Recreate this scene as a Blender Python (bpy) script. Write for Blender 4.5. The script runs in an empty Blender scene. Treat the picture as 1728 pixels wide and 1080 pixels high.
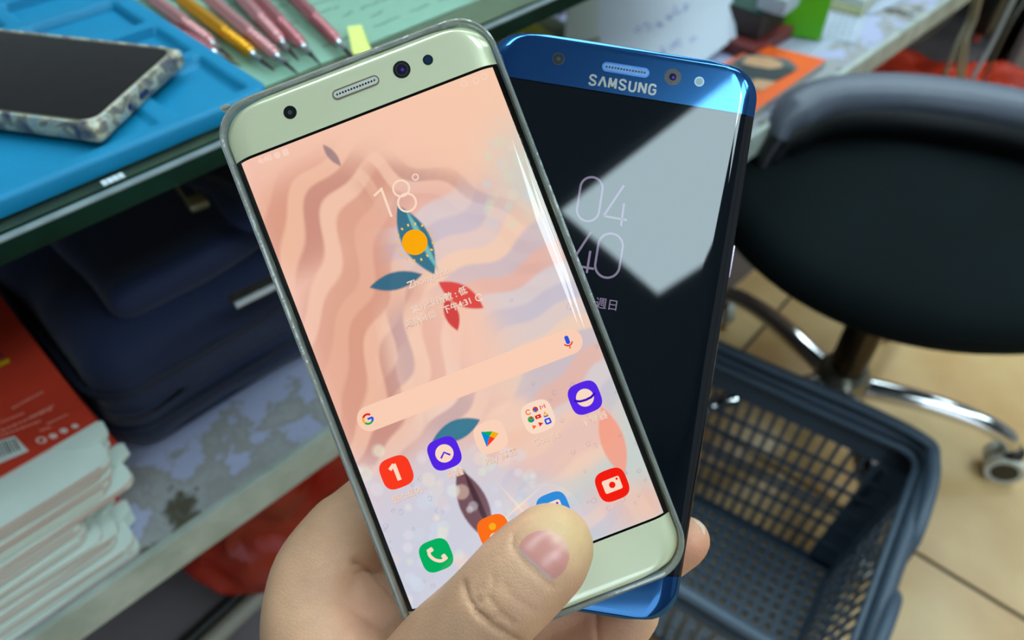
import bpy, bmesh, math, random
import numpy as np
from mathutils import Vector, Matrix, noise
from mathutils.bvhtree import BVHTree
random.seed(7)
C = bpy.context.scene.collection
TH = math.radians(45.6)
CAM = Vector((0, 0, 1.0))
RT = Vector((1, 0, 0)); FW = Vector((0, math.cos(TH), -math.sin(TH))); UP = Vector((0, math.sin(TH), math.cos(TH)))
FPX = 1300.0

# ------------------------------------------------------------------ camera, world, lights, exposure
cd = bpy.data.cameras.new('camera'); cam = bpy.data.objects.new('camera', cd); C.objects.link(cam)
cam.matrix_world = Matrix((( RT.x, UP.x, -FW.x, CAM.x), (RT.y, UP.y, -FW.y, CAM.y), (RT.z, UP.z, -FW.z, CAM.z), (0, 0, 0, 1)))
cd.sensor_width = 36; cd.lens = 36 * FPX / 1728; cd.clip_start = 0.01; cd.clip_end = 50
cd.dof.use_dof = True; cd.dof.focus_distance = 0.207; cd.dof.aperture_fstop = 12.0
bpy.context.scene.camera = cam
sc = bpy.context.scene
sc.view_settings.view_transform = 'Standard'; sc.view_settings.look = 'None'
sc.view_settings.gamma = 1; sc.view_settings.use_curve_mapping = False; sc.view_settings.exposure = 0.0
w = bpy.data.worlds.new('world'); sc.world = w; w.use_nodes = True
w.node_tree.nodes['Background'].inputs[0].default_value = (0.80, 0.92, 1.0, 1)
w.node_tree.nodes['Background'].inputs[1].default_value = 0.26

U = Vector((math.cos(math.radians(44.85)), math.sin(math.radians(44.85)), 0))   # along the desk
N = Vector((-U.y, U.x, 0))                                                       # towards the back of the desk
def SN(s, n, z): return U * s + N * n + Vector((0, 0, z))
def ray(px, py): return RT * ((px - 864) / FPX) + UP * ((540 - py) / FPX) + FW
def P(px, py, z):
    r = ray(px, py); return CAM + r * ((z - CAM.z) / r.z)
def PD(px, py, d): return CAM + ray(px, py) * d
def PN(px, py, n):
    r = ray(px, py); return CAM + r * (n / r.dot(N))
ROT_SN = Matrix(((U.x, N.x, 0, 0), (U.y, N.y, 0, 0), (0, 0, 1, 0), (0, 0, 0, 1)))

# ------------------------------------------------------------------ materials
def lin(c):
    o = []
    for v in c[:3]:
        v /= 255.0
        o.append(v / 12.92 if v <= 0.04045 else ((v + 0.055) / 1.055) ** 2.4)
    return (o[0], o[1], o[2], 1)
_m = {}
def mat(name, col, rough=0.5, metal=0.0, var=0.0, vscale=30, bump=0.0, bscale=200, spec=0.5, col2=None, trans=0, ior=1.5, sheen=0, coat=0, sss=0, detail=4, emit=None, es=1):
    if name in _m: return _m[name]
    m = bpy.data.materials.new(name); m.use_nodes = True; nt = m.node_tree; b = nt.nodes['Principled BSDF']
    b.inputs['Base Color'].default_value = lin(col); b.inputs['Roughness'].default_value = rough
    b.inputs['Metallic'].default_value = metal; b.inputs['Specular IOR Level'].default_value = spec
    b.inputs['Transmission Weight'].default_value = trans; b.inputs['IOR'].default_value = ior
    b.inputs['Sheen Weight'].default_value = sheen; b.inputs['Coat Weight'].default_value = coat
    if sss:
        b.inputs['Subsurface Weight'].default_value = sss; b.inputs['Subsurface Radius'].default_value = (0.004, 0.0015, 0.0008); b.inputs['Subsurface Scale'].default_value = 1.0
    if emit is not None:
        b.inputs['Emission Color'].default_value = lin(emit); b.inputs['Emission Strength'].default_value = es
    tc = nt.nodes.new('ShaderNodeTexCoord')
    if var or col2:
        n = nt.nodes.new('ShaderNodeTexNoise'); n.inputs['Scale'].default_value = vscale; n.inputs['Detail'].default_value = detail
        nt.links.new(tc.outputs['Object'], n.inputs['Vector'])
        r = nt.nodes.new('ShaderNodeValToRGB'); r.color_ramp.elements[0].position = 0.35; r.color_ramp.elements[1].position = 0.68
        l = lin(col); c2 = lin(col2) if col2 else tuple(min(1, v * (1 + var)) for v in l[:3]) + (1,)
        c1 = l if col2 else tuple(v * (1 - var) for v in l[:3]) + (1,)
        r.color_ramp.elements[0].color = c1; r.color_ramp.elements[1].color = c2
        nt.links.new(n.outputs['Fac'], r.inputs['Fac']); nt.links.new(r.outputs['Color'], b.inputs['Base Color'])
    if bump:
        n2 = nt.nodes.new('ShaderNodeTexNoise'); n2.inputs['Scale'].default_value = bscale; n2.inputs['Detail'].default_value = 3
        nt.links.new(tc.outputs['Object'], n2.inputs['Vector'])
        bp = nt.nodes.new('ShaderNodeBump'); bp.inputs['Strength'].default_value = 1; bp.inputs['Distance'].default_value = bump
        nt.links.new(n2.outputs['Fac'], bp.inputs['Height']); nt.links.new(bp.outputs['Normal'], b.inputs['Normal'])
    _m[name] = m; return m
def screen_mat(name, col, s=1.0):          # lit pixels under glass: they emit, and the glass over them reflects
    if name in _m: return _m[name]
    m = mat(name, (4, 4, 4), rough=0.04, spec=0.55, emit=col, es=s); return m

# ------------------------------------------------------------------ mesh helpers
def link(name, me, parent=None, smooth=True, ang=40):
    o = bpy.data.objects.new(name, me); C.objects.link(o)
    if parent is not None: o.parent = parent
    if smooth and len(me.polygons):
        me.polygons.foreach_set('use_smooth', [True] * len(me.polygons))
        try: me.set_sharp_from_angle(angle=math.radians(ang))
        except Exception: pass
    return o
def mk(name, V, F, m, parent=None, world=False, smooth=True, ang=40, mi=None):
    """mesh object; V in the parent's own frame unless world=True"""
    if world and parent is not None:
        inv = parent_mat(parent).inverted(); V = [inv @ Vector(v) for v in V]
    me = bpy.data.meshes.new(name); me.from_pydata([tuple(v) for v in V], [], [tuple(f) for f in F])
    for x in (m if isinstance(m, (list, tuple)) else [m]): me.materials.append(x)
    if mi is not None: me.polygons.foreach_set('material_index', mi)
    bm = bmesh.new(); bm.from_mesh(me); bmesh.ops.recalc_face_normals(bm, faces=bm.faces); bm.to_mesh(me); bm.free()
    me.update(); return link(name, me, parent, smooth, ang)
def parent_mat(o):
    return (parent_mat(o.parent) @ o.matrix_basis) if o.parent else o.matrix_basis.copy()
def thing(name, label, cat, mw=None, group=None):
    o = bpy.data.objects.new(name, None); C.objects.link(o); o.empty_display_size = 0.02
    if mw is not None: o.matrix_basis = mw if isinstance(mw, Matrix) else Matrix.Translation(mw)
    return tag(o, label, cat, group)
def tag(o, label, cat=None, group=None, kind=None):
    if label: o['label'] = label
    if cat: o['category'] = cat
    if group: o['group'] = group
    if kind: o['kind'] = kind
    return o
class G:                                     # gathers shapes for ONE mesh
    def __init__(s): s.V = []; s.F = []; s.M = []; s.mi = 0
    def add(s, V, F):
        k = len(s.V); s.V += [Vector(v) for v in V]; s.F += [tuple(i + k for i in f) for f in F]; s.M += [s.mi] * len(F); return s
    def mk(s, name, m, parent=None, world=False, smooth=True, ang=40): return mk(name, s.V, s.F, m, parent, world, smooth, ang, s.M)
def box(c, ax, ay, az):                      # centre and three half axes
    V = [c + ax * i + ay * j + az * k for k in (-1, 1) for j in (-1, 1) for i in (-1, 1)]
    return V, [(0, 2, 3, 1), (4, 5, 7, 6), (0, 1, 5, 4), (2, 6, 7, 3), (0, 4, 6, 2), (1, 3, 7, 5)]
def prism(pts, off):                         # polygon extruded by a vector
    n = len(pts); V = [Vector(p) for p in pts] + [Vector(p) + off for p in pts]
    return V, [tuple(range(n))[::-1], tuple(range(n, 2 * n))] + [(i, (i + 1) % n, (i + 1) % n + n, i + n) for i in range(n)]
def spline(pts, k=8):
    pts = [Vector(p) for p in pts]; o = []
    for i in range(len(pts) - 1):
        a = pts[max(0, i - 1)]; b = pts[i]; c = pts[i + 1]; d = pts[min(len(pts) - 1, i + 2)]
        for j in range(k):
            t = j / k; o.append(0.5 * ((2 * b) + (c - a) * t + (2 * a - 5 * b + 4 * c - d) * t * t + (3 * b - a - 3 * c + d) * t ** 3))
    return o + [pts[-1]]
def tube(pts, r, k=10, up=None, ry=None, cap=True):
    pts = [Vector(p) for p in pts]; n = len(pts); V = []; F = []
    rr = r if isinstance(r, (list, tuple)) else [r] * n
    t0 = (pts[1] - pts[0]).normalized(); a = up.copy() if up else (Vector((0, 0, 1)) if abs(t0.z) < 0.9 else Vector((1, 0, 0)))
    for i, p in enumerate(pts):
        t = (pts[min(n - 1, i + 1)] - pts[max(0, i - 1)]).normalized()
        a = (a - t * a.dot(t)).normalized(); b = t.cross(a)
        for j in range(k):
            h = 2 * math.pi * j / k; q = rr[i]
            V.append(p + a * math.cos(h) * q * (ry or 1) + b * math.sin(h) * q)
    for i in range(n - 1):
        for j in range(k): F.append((i * k + j, i * k + (j + 1) % k, (i + 1) * k + (j + 1) % k, (i + 1) * k + j))
    if cap: F += [tuple(range(k))[::-1], tuple(range((n - 1) * k, n * k))]
    return V, F
def lathe(prof, k=24, o=Vector((0, 0, 0)), ax=Vector((0, 0, 1)), cap=True):   # prof: (radius, height)
    ax = ax.normalized(); a = ax.orthogonal().normalized(); b = ax.cross(a); V = []; F = []
    for r, h in prof:
        for j in range(k):
            t = 2 * math.pi * j / k; V.append(o + ax * h + (a * math.cos(t) + b * math.sin(t)) * r)
    n = len(prof)
    for i in range(n - 1):
        for j in range(k): F.append((i * k + j, i * k + (j + 1) % k, (i + 1) * k + (j + 1) % k, (i + 1) * k + j))
    if cap: F += [tuple(range(k))[::-1], tuple(range((n - 1) * k, n * k))]
    return V, F
def rbox(hx, hy, hz, r, seg=12, fn=None, xf=None):   # rounded box, optional displacement fn(v, nrm)
    V = []; F = []; idx = {}
    def vid(p):
        k = tuple(round(c, 6) for c in p)
        if k not in idx: idx[k] = len(V); V.append(Vector(p))
        return idx[k]
    def lst(h):
        n = max(2, seg); return [-h + 2 * h * i / n for i in range(n + 1)]
    X, Y, Z = lst(hx), lst(hy), lst(hz)
    for A, B, f in ((X, Y, lambda a, b, s: (a, b, s * hz)), (X, Z, lambda a, b, s: (a, s * hy, b)), (Y, Z, lambda a, b, s: (s * hx, a, b))):
        for s in (-1, 1):
            for i in range(len(A) - 1):
                for j in range(len(B) - 1):
                    F.append([vid(f(A[i], B[j], s)), vid(f(A[i + 1], B[j], s)), vid(f(A[i + 1], B[j + 1], s)), vid(f(A[i], B[j + 1], s))])
    r = min(r, hx, hy, hz)
    for i, v in enumerate(V):
        c = Vector((max(-hx + r, min(hx - r, v.x)), max(-hy + r, min(hy - r, v.y)), max(-hz + r, min(hz - r, v.z))))
        d = v - c; nn = d.normalized() if d.length > 1e-9 else Vector((0, 0, 1)); q = c + nn * r
        if fn: q = fn(q, nn)
        V[i] = xf @ q if xf else q
    return V, F
def rrect(hw, hh, r, k=8, cx=0, cy=0):
    o = []
    for sx, sy, a0 in ((1, 1, 0), (-1, 1, 90), (-1, -1, 180), (1, -1, 270)):
        for i in range(k + 1):
            a = math.radians(a0 + 90 * i / k); o.append((cx + sx * (hw - r) + r * math.cos(a), cy + sy * (hh - r) + r * math.sin(a)))
    return o
def disc(r, k=32, cx=0, cy=0): return [(cx + r * math.cos(2 * math.pi * i / k), cy + r * math.sin(2 * math.pi * i / k)) for i in range(k)]
def stroke(pts, w):                            # flat 2-D stroke
    pts = [Vector((p[0], p[1])) for p in pts]; L = []; R = []
    for i, p in enumerate(pts):
        t = (pts[min(len(pts) - 1, i + 1)] - pts[max(0, i - 1)]).normalized(); n = Vector((-t.y, t.x)) * w / 2
        L.append(p + n); R.append(p - n)
    return [tuple(q) for q in L + R[::-1]]
_fc = {}
def text2d(body, size, bold=0.0, sx=1.0):
    """letters as flat 2-D triangles, centred"""
    k = (body, size, bold, sx)
    if k in _fc: return _fc[k]
    cu = bpy.data.curves.new('t', 'FONT'); cu.body = body; cu.size = size; cu.align_x = 'CENTER'; cu.align_y = 'CENTER'; cu.offset = bold; cu.resolution_u = 3
    o = bpy.data.objects.new('t', cu); C.objects.link(o); dg = bpy.context.evaluated_depsgraph_get(); dg.update()
    me = bpy.data.meshes.new_from_object(o.evaluated_get(dg)); V = [(v.co.x * sx, v.co.y) for v in me.vertices]; F = [tuple(p.vertices) for p in me.polygons]
    bpy.data.objects.remove(o); bpy.data.curves.remove(cu); bpy.data.meshes.remove(me)
    _fc[k] = (V, F); return V, F

# ------------------------------------------------------------------ the setting
M_panel = mat('ceiling panel light', (255, 255, 255), emit=(214, 241, 251), es=10.0)
def struct(o): o['kind'] = 'structure'; return o
ta = Vector((0.755, -0.656, 0)); tb = Vector((0.656, 0.755, 0))
def tile_mat():
    m = mat('floor tile', (196, 152, 98), rough=0.32, col2=(222, 188, 134), vscale=5, bump=0.0006, bscale=60, detail=8); return m
M_tile = tile_mat(); M_grout = mat('grout', (58, 52, 44), rough=0.9, var=0.3, vscale=40)
fl = struct(mk('floor', *prism([(-3, -3, -0.06), (4, -3, -0.06), (4, 4, -0.06), (-3, 4, -0.06)], Vector((0, 0, 0.056))), M_grout))
tile_me = None
for i in range(-4, 5):
    for j in range(-3, 5):
        c = ta * (0.011 + 0.6 * i) + tb * (1.066 + 0.6 * j)
        if not (-2.4 < c.x < 3.4 and -2.4 < c.y < 3.4): continue
        if tile_me is None:
            V, F = box(Vector((0, 0, -0.004)), Vector((0.2965, 0, 0)), Vector((0, 0.2965, 0)), Vector((0, 0, 0.004)))
            t = mk('tile', V, F, M_tile, fl, smooth=False); tile_me = t.data
        else:
            t = bpy.data.objects.new('tile', tile_me); C.objects.link(t); t.parent = fl
        t.matrix_basis = Matrix.Translation(c) @ Matrix(((ta.x, tb.x, 0, 0), (ta.y, tb.y, 0, 0), (0, 0, 1, 0), (0, 0, 0, 1)))
M_ceil = mat('ceiling paint', (128, 134, 140), rough=0.9, var=0.05)
struct(mk('ceiling', *prism([(-3, -4, 3.02), (4, -4, 3.02), (4, 4, 3.02), (-3, 4, 3.02)], Vector((0, 0, 0.05))), M_ceil))
a, b = SN(-1.6, 1.35, 0), SN(4.0, 1.35, 0)
M_wall = mat('wall paint', (150, 152, 150), rough=0.9, var=0.05)
g = G()
for x0, x1, z0, z1 in ((-3, -.1, 0, 3.02), (1.1, 4, 0, 3.02), (-.1, 1.1, 2.32, 3.02)): g.add(*box(Vector(((x0 + x1) / 2, -3.04, (z0 + z1) / 2)), Vector(((x1 - x0) / 2, 0, 0)), Vector((0, .04, 0)), Vector((0, 0, (z1 - z0) / 2))))
struct(g.mk('wall_front', mat('shop front wall', (96, 100, 104), rough=.9), smooth=False))
dr = mk('added_door_1', *box(Vector((.5, -3.04, 1.16)), Vector((.56, 0, 0)), Vector((0, .006, 0)), Vector((0, 0, 1.15))), mat('added door pane glow', (200, 220, 230), rough=.2, emit=(214, 232, 255), es=2.2), smooth=False); struct(dr)  # unseen glowing pane, added as the bright source mirrored in the blue bezel
g = G()
for x0, x1, z0, z1 in ((-.1, -.05, 0, 2.32), (1.05, 1.1, 0, 2.32), (-.05, 1.05, 2.27, 2.32), (-.05, 1.05, 0, .12), (-.05, 1.05, .98, 1.03)): g.add(*box(Vector(((x0 + x1) / 2, -3.02, (z0 + z1) / 2)), Vector(((x1 - x0) / 2, 0, 0)), Vector((0, .03, 0)), Vector((0, 0, (z1 - z0) / 2))))
g.mk('added_door_frame', mat('aluminium door frame', (150, 152, 154), rough=.4, metal=.5), dr, smooth=False)
struct(mk('wall_back', *prism([a, b, b + Vector((0, 0, 3.02)), a + Vector((0, 0, 3.02))], N * 0.08), M_wall))
M_alu = mat('white frame metal', (215, 215, 215), rough=0.4)
pc = Vector((0.18, -1.39, 3.0)) + U * 0.59 - N * 0.29
PANELS = [(pc, 'long ceiling panel light directly behind the photographer'), (SN(0.1, 0.95, 3), 'added ceiling panel light above the near end of the glass counter'), (SN(1.5, 0.95, 3), 'added ceiling panel light above the middle of the desk'),
          (SN(2.9, 0.95, 3), 'added ceiling panel light above the far end of the desk'), (SN(1.3, -0.35, 3), 'added ceiling panel light above the swivel chair'), (SN(2.7, -0.35, 3), 'added ceiling panel light beyond the swivel chair'), (SN(0.75, -1.75, 3), 'added ceiling panel light nearest the open floor on the right'), (SN(2.2, -1.75, 3), 'added ceiling panel light farthest from the desk')]
for c, lb in PANELS:  # the first shows in the blue screen; the rest are added to brighten
    t = thing('ceiling_light', lb, 'lamp', Matrix.Translation(c) @ ROT_SN)
    V, F = box(Vector((0, 0, 0)), Vector((0.59, 0, 0)), Vector((0, 0.29, 0)), Vector((0, 0, 0.006)))
    mk('diffuser', V, F, M_panel, t, smooth=False)
    g = G()
    for sx, sy, hx, hy in ((0, 1, .605, .008), (0, -1, .605, .008), (1, 0, .008, .29), (-1, 0, .008, .29)):
        g.add(*box(Vector((sx * .598, sy * .298, 0)), Vector((hx, 0, 0)), Vector((0, hy, 0)), Vector((0, 0, .012))))
    g.mk('frame', M_alu, t, smooth=False)

# ------------------------------------------------------------------ desk
TZ = 0.50; GZ = 0.78; NF = 0.364
def table_mat():
    m = mat('worn table laminate', (150, 155, 178), rough=0.45, spec=0.4); nt = m.node_tree; b = nt.nodes['Principled BSDF']
    tc = nt.nodes.new('ShaderNodeTexCoord'); sp = nt.nodes.new('ShaderNodeSeparateXYZ'); nt.links.new(tc.outputs['Object'], sp.inputs[0])
    n = nt.nodes.new('ShaderNodeTexNoise'); n.inputs['Scale'].default_value = 16; n.inputs['Detail'].default_value = 9; n.inputs['Roughness'].default_value = 0.62
    nt.links.new(tc.outputs['Object'], n.inputs['Vector'])
    # wear is heavier along the front edge (y = distance from the edge)
    mr = nt.nodes.new('ShaderNodeMapRange'); mr.inputs['From Min'].default_value = NF; mr.inputs['From Max'].default_value = NF + 0.10; mr.inputs['To Min'].default_value = 0.06; mr.inputs['To Max'].default_value = -0.06
    nt.links.new(sp.outputs['Y'], mr.inputs['Value'])
    ad = nt.nodes.new('ShaderNodeMath'); nt.links.new(n.outputs['Fac'], ad.inputs[0]); nt.links.new(mr.outputs[0], ad.inputs[1])
    r = nt.nodes.new('ShaderNodeValToRGB'); e = r.color_ramp.elements
    e[0].position = 0.505; e[0].color = lin((168, 172, 200)); e[1].position = 0.53; e[1].color = lin((146, 144, 140))
    x = e.new(0.60); x.color = lin((160, 162, 162)); x = e.new(0.64); x.color = lin((84, 80, 66))
    nt.links.new(ad.outputs[0], r.inputs['Fac']); nt.links.new(r.outputs['Color'], b.inputs['Base Color'])
    bp = nt.nodes.new('ShaderNodeBump'); bp.inputs['Distance'].default_value = 0.0008; bp.invert = True
    nt.links.new(ad.outputs[0], bp.inputs['Height']); nt.links.new(bp.outputs['Normal'], b.inputs['Normal'])
    return m
M_table = table_mat()
M_trim = mat('grey green edge strip', (150, 160, 148), rough=0.4, col2=(190, 198, 188), vscale=25, bump=0.0005, bscale=80, detail=7)
M_grey = mat('grey under-desk board', (118, 110, 112), rough=0.7, var=0.15, vscale=6)
desk = thing('desk', 'long worktop with a worn lavender laminate surface and pale green edge strip', 'desk', ROT_SN)
V, F = box(Vector((0.9, NF + 0.453, TZ - 0.016)), Vector((1.75, 0, 0)), Vector((0, 0.45, 0)), Vector((0, 0, 0.016)))
mk('tabletop', V, F, M_table, desk, smooth=False)
for a_, b_ in ((-0.85, -0.103), (-0.1015, 1.2), (1.2015, 2.65)):
    V, F = rbox((b_ - a_) / 2, 0.004, 0.0175, 0.002, 3, xf=Matrix.Translation(((a_ + b_) / 2, NF, TZ - 0.0165)))
    mk('edge_strip', V, F, M_trim, desk)
V, F = box(Vector((0.9, 0.86, 0.05)), Vector((1.75, 0, 0)), Vector((0, 0.40, 0)), Vector((0, 0, 0.05)))
mk('bottom_shelf', V, F, M_grey, desk, smooth=False)
V, F = box(Vector((0.9, 0.72, 0.285)), Vector((1.75, 0, 0)), Vector((0, 0.01, 0)), Vector((0, 0, 0.185)))
mk('back_panel', V, F, M_grey, desk, smooth=False)
V, F = box(Vector((1.9, 0.67, 0.283)), Vector((0.70, 0, 0)), Vector((0, 0.008, 0)), Vector((0, 0, 0.183)))
mk('modesty_panel', V, F, M_grey, desk, smooth=False)
V, F = box(Vector((2.36, 0.395, 0.235)), Vector((0.24, 0, 0)), Vector((0, 0.008, 0)), Vector((0, 0, 0.230)))
mk('modesty_panel', V, F, M_grey, desk, smooth=False)
for s_ in (-0.8, 2.6):
    V, F = box(Vector((s_, 0.79, 0.235)), Vector((0.015, 0, 0)), Vector((0, 0.40, 0)), Vector((0, 0, 0.235)))
    mk('side_panel', V, F, M_grey, desk, smooth=False)

# glass counter above
M_glassedge = mat('dark green glass edge', (8, 40, 32), rough=0.3, spec=0.08, var=0.4, vscale=20)
M_glass = mat('clear green glass', (232, 246, 238), rough=0.02, trans=1.0, ior=1.5, spec=0.5)
M_under = mat('murky board under the glass', (150, 152, 108), rough=0.6, col2=(108, 116, 88), vscale=9, detail=6)
counter = thing('glass_counter', 'glass topped counter with a dark green front edge above the navy bag', 'counter', ROT_SN)
GF = 0.354; S0, S1 = -0.7, 0.86
g = G(); hx = (S1 - S0) / 2; cx = (S0 + S1) / 2
g.add(*box(Vector((cx, GF + 0.36, GZ - 0.003)), Vector((hx, 0, 0)), Vector((0, 0.36, 0)), Vector((0, 0, 0.003))))
g.mk('glass_top', M_glass, counter, smooth=False)
V, F = rbox(hx, 0.0045, 0.0052, 0.001, 3, xf=Matrix.Translation((cx, GF - 0.0035, GZ - 0.0056)))
mk('front_edge', V, F, M_glassedge, counter)
V, F = rbox(hx, 0.0022, 0.0006, 0.0004, 2, xf=Matrix.Translation((cx, GF - 0.0055, GZ + 0.0002)))
mk('edge_bevel', V, F, mat('ground glass bevel', (120, 132, 134), rough=0.3, spec=0.6, var=0.2, vscale=60), counter)
V, F = box(Vector((cx, GF + 0.362, GZ - 0.0091)), Vector((hx, 0, 0)), Vector((0, 0.355, 0)), Vector((0, 0, 0.0016)))
mk('backing_board', V, F, M_under, counter, smooth=False)
for s_ in (S0 + 0.01, S1 - 0.01):
    V, F = box(Vector((s_, GF + 0.55, (GZ + TZ) / 2 - 0.008)), Vector((0.008, 0, 0)), Vector((0, 0.16, 0)), Vector((0, 0, (GZ - TZ) / 2 - 0.008)))
    mk('support_panel', V, F, M_grey, counter, smooth=False)
V, F = box(Vector((cx, GF + 0.70, (GZ + TZ) / 2 - 0.008)), Vector((hx, 0, 0)), Vector((0, 0.008, 0)), Vector((0, 0, (GZ - TZ) / 2 - 0.008)))
mk('rear_panel', V, F, mat('dark rear board', (24, 28, 34), rough=0.8, var=0.2), counter, smooth=False)
# white tape piece on the edge
ri = ROT_SN.inverted()
def loc(p): return ri @ p
tp = loc(P(190, 303, GZ + 0.0012)); g = G()
for k in range(4): g.add(*box(tp + Vector((-0.004 + k * 0.0028, 0, 0)), Vector((0.0012, 0, 0)), Vector((0, 0.0022, 0)), Vector((0, 0, 0.0003))))
tg = g.mk('tape_scrap', mat('white tape', (205, 215, 220), rough=0.5), None, smooth=False); tg.matrix_basis = ROT_SN
tag(tg, 'small scrap of white tape on the front edge of the glass counter', 'tape')
# paper under the glass with faint writing
M_paper = mat('green tinted paper', (212, 242, 224), rough=0.8, var=0.04, vscale=8)
M_ink = mat('grey ink', (70, 100, 96), rough=0.8)
pz = GZ - 0.0071
g = G(); q = [(0.15, 0.388), (0.72, 0.388), (0.72, 0.60), (0.15, 0.60)]
g.add(*prism([(a, b, pz) for a, b in q], Vector((0, 0, 0.0006)))); g.mi = 1
for row in range(9):
    n0 = 0.405 + row * 0.0135; s0 = 0.20 + 0.02 * (row % 3)
    while s0 < 0.66:
        wd = random.uniform(0.006, 0.03)
        if random.random() < 0.8:
            pts = [(s0 + wd * i / 6, n0 + random.uniform(-.0012, .0012)) for i in range(7)]
            st = stroke(pts, 0.0011); k = len(pts)
            g.add([(x, y, pz + 0.00075) for x, y in st], [(i, i + 1, 2 * k - 2 - i, 2 * k - 1 - i) for i in range(k - 1)])
        s0 += wd + random.uniform(0.004, 0.014)
o = g.mk('handwritten_sheet', [M_paper, M_ink], None, smooth=False); o.matrix_basis = ROT_SN
tag(o, 'pale green looking handwritten sheet under the glass beneath the screwdrivers', 'paper')
# yellow green sticky strip
a = loc(P(598, 45, GZ)); b = loc(P(612, 92, GZ))
g = G(); d = (b - a); e = Vector((-d.y, d.x, 0)).normalized() * 0.0045
pts = [a - e, a + e, a + d * .5 + e * 1.15 + Vector((0, 0, .001)), b + e * 1.3, b - e * 1.3, a + d * .5 - e * 1.15 + Vector((0, 0, .001))]
g.add(*prism([p + Vector((0, 0, 0.0002)) for p in pts], Vector((0, 0, 0.0006))))
o = g.mk('sticky_strip', mat('pale yellow film', (226, 232, 128), rough=0.4), None, smooth=False); o.matrix_basis = ROT_SN
tag(o, 'pale yellow sticky strip on the glass right of the screwdrivers', 'sticker')

# ------------------------------------------------------------------ blue silicone mat with pockets
M_blue = mat('blue silicone', (0, 124, 166), rough=0.55, var=0.06, vscale=14, spec=0.35, bump=0.0002, bscale=400)
s0, s1, n0, n1 = -0.22, 0.178, 0.363, 0.625
pock = [(0.126, 0.168, 0.372, 0.425), (0.126, 0.168, 0.434, 0.478), (0.112, 0.166, 0.487, 0.532), (0.112, 0.166, 0.541, 0.575), (0.112, 0.166, 0.584, 0.614),
        (0.03, 0.103, 0.541, 0.614), (-0.06, 0.022, 0.541, 0.614), (-0.2, -0.07, 0.541, 0.614), (-0.208, 0.117, 0.372, 0.532)]
def hgt(s, n):
    h = 0.009; dm = min(s - s0, s1 - s, n - n0, n1 - n)
    for i, (a, b, c, d) in enumerate(pock):
        m_ = min(s - a, b - s, n - c, d - n)
        t = max(0, min(1, m_ / 0.0018)); t = t * t * (3 - 2 * t); h = min(h, 0.009 - (0.0032 if i == 8 else 0.0055) * t)
    if dm < 0.003: h -= 0.002 * (1 - dm / 0.003) ** 2
    return h
ss = np.linspace(s0, s1, 221); nn = np.linspace(n0, n1, 147); V = []; F = []
def rc(s, n):      # rounded plan corners
    r = 0.012; cs = max(s0 + r, min(s1 - r, s)); cn = max(n0 + r, min(n1 - r, n)); dx, dy = s - cs, n - cn
    if dx and dy:
        m_ = max(abs(dx), abs(dy)); L = math.hypot(dx, dy); return cs + dx * m_ / L, cn + dy * m_ / L
    return s, n
for s in ss:
    for n in nn:
        x, y = rc(s, n); V.append((x, y, hgt(s, n)))
ny = len(nn)
for i in range(len(ss) - 1):
    for j in range(ny - 1): F.append((i * ny + j, (i + 1) * ny + j, (i + 1) * ny + j + 1, i * ny + j + 1))
per = [i * ny for i in range(len(ss))] + [(len(ss) - 1) * ny + j for j in range(1, ny)] + [i * ny + ny - 1 for i in range(len(ss) - 2, -1, -1)] + [j for j in range(ny - 2, 0, -1)]
k = len(V)
for i in per: V.append((V[i][0], V[i][1], 0))
for i in range(len(per)): F.append((per[i], per[(i + 1) % len(per)], k + (i + 1) % len(per), k + i))
F.append(tuple(range(k, len(V))))
o = mk('repair_mat', V, F, M_blue, None, ang=60); o.matrix_basis = Matrix.Translation((0, 0, GZ + 0.0008)) @ ROT_SN
tag(o, 'bright blue silicone repair mat with parts pockets on the glass counter', 'mat')

# ------------------------------------------------------------------ phones
def hwf(y, W, L, r):
    y = min(abs(y), L / 2)
    return W / 2 if y < L / 2 - r else W / 2 - r + math.sqrt(max(0, r * r - (y - (L / 2 - r)) ** 2))
def surf_z(x, y, W, L, r, cw, cz):
    h = hwf(y, W, L, r); e = h - abs(x); z = 0
    if e < cw: z -= cz * (1 - max(0, e) / cw) ** 2.2
    ey = L / 2 - abs(y)
    if ey < 2.0: z -= 0.8 * (1 - max(0, ey) / 2.0) ** 2
    return max(z, -cz)
def patch(y0, y1, W, L, r, cw, cz, ny, nx=41, xw=1.0, z=0.0):
    V = []; F = []; n = 0
    for i in range(ny + 1):
        y = y0 + (y1 - y0) * i / ny; h = hwf(y, W, L, r) * xw
        for j in range(nx):
            t = 2 * j / (nx - 1) - 1; t = math.copysign(1 - (1 - abs(t)) ** 1.35, t) if xw == 1 else t
            x = h * t; V.append((x / 1000, y / 1000, (surf_z(x, y, W, L, r, cw, cz) + z) / 1000))
    for i in range(ny):
        for j in range(nx - 1): F.append((i * nx + j, i * nx + j + 1, (i + 1) * nx + j + 1, (i + 1) * nx + j))
    return V, F
def rings(specs, W, L, r, cap_last=True, cap_first=False):
    V = []; F = []; k = 0
    for off, z in specs:
        p = rrect(W / 2 + off, L / 2 + off, max(0.5, r + off), 10); k = len(p); V += [(x / 1000, y / 1000, z / 1000) for x, y in p]
    for i in range(len(specs) - 1):
        for j in range(k): F.append((i * k + j, i * k + (j + 1) % k, (i + 1) * k + (j + 1) % k, (i + 1) * k + j))
    if cap_last: F.append(tuple(range((len(specs) - 1) * k, len(specs) * k)))
    if cap_first: F.append(tuple(range(k)))
    return V, F
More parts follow.
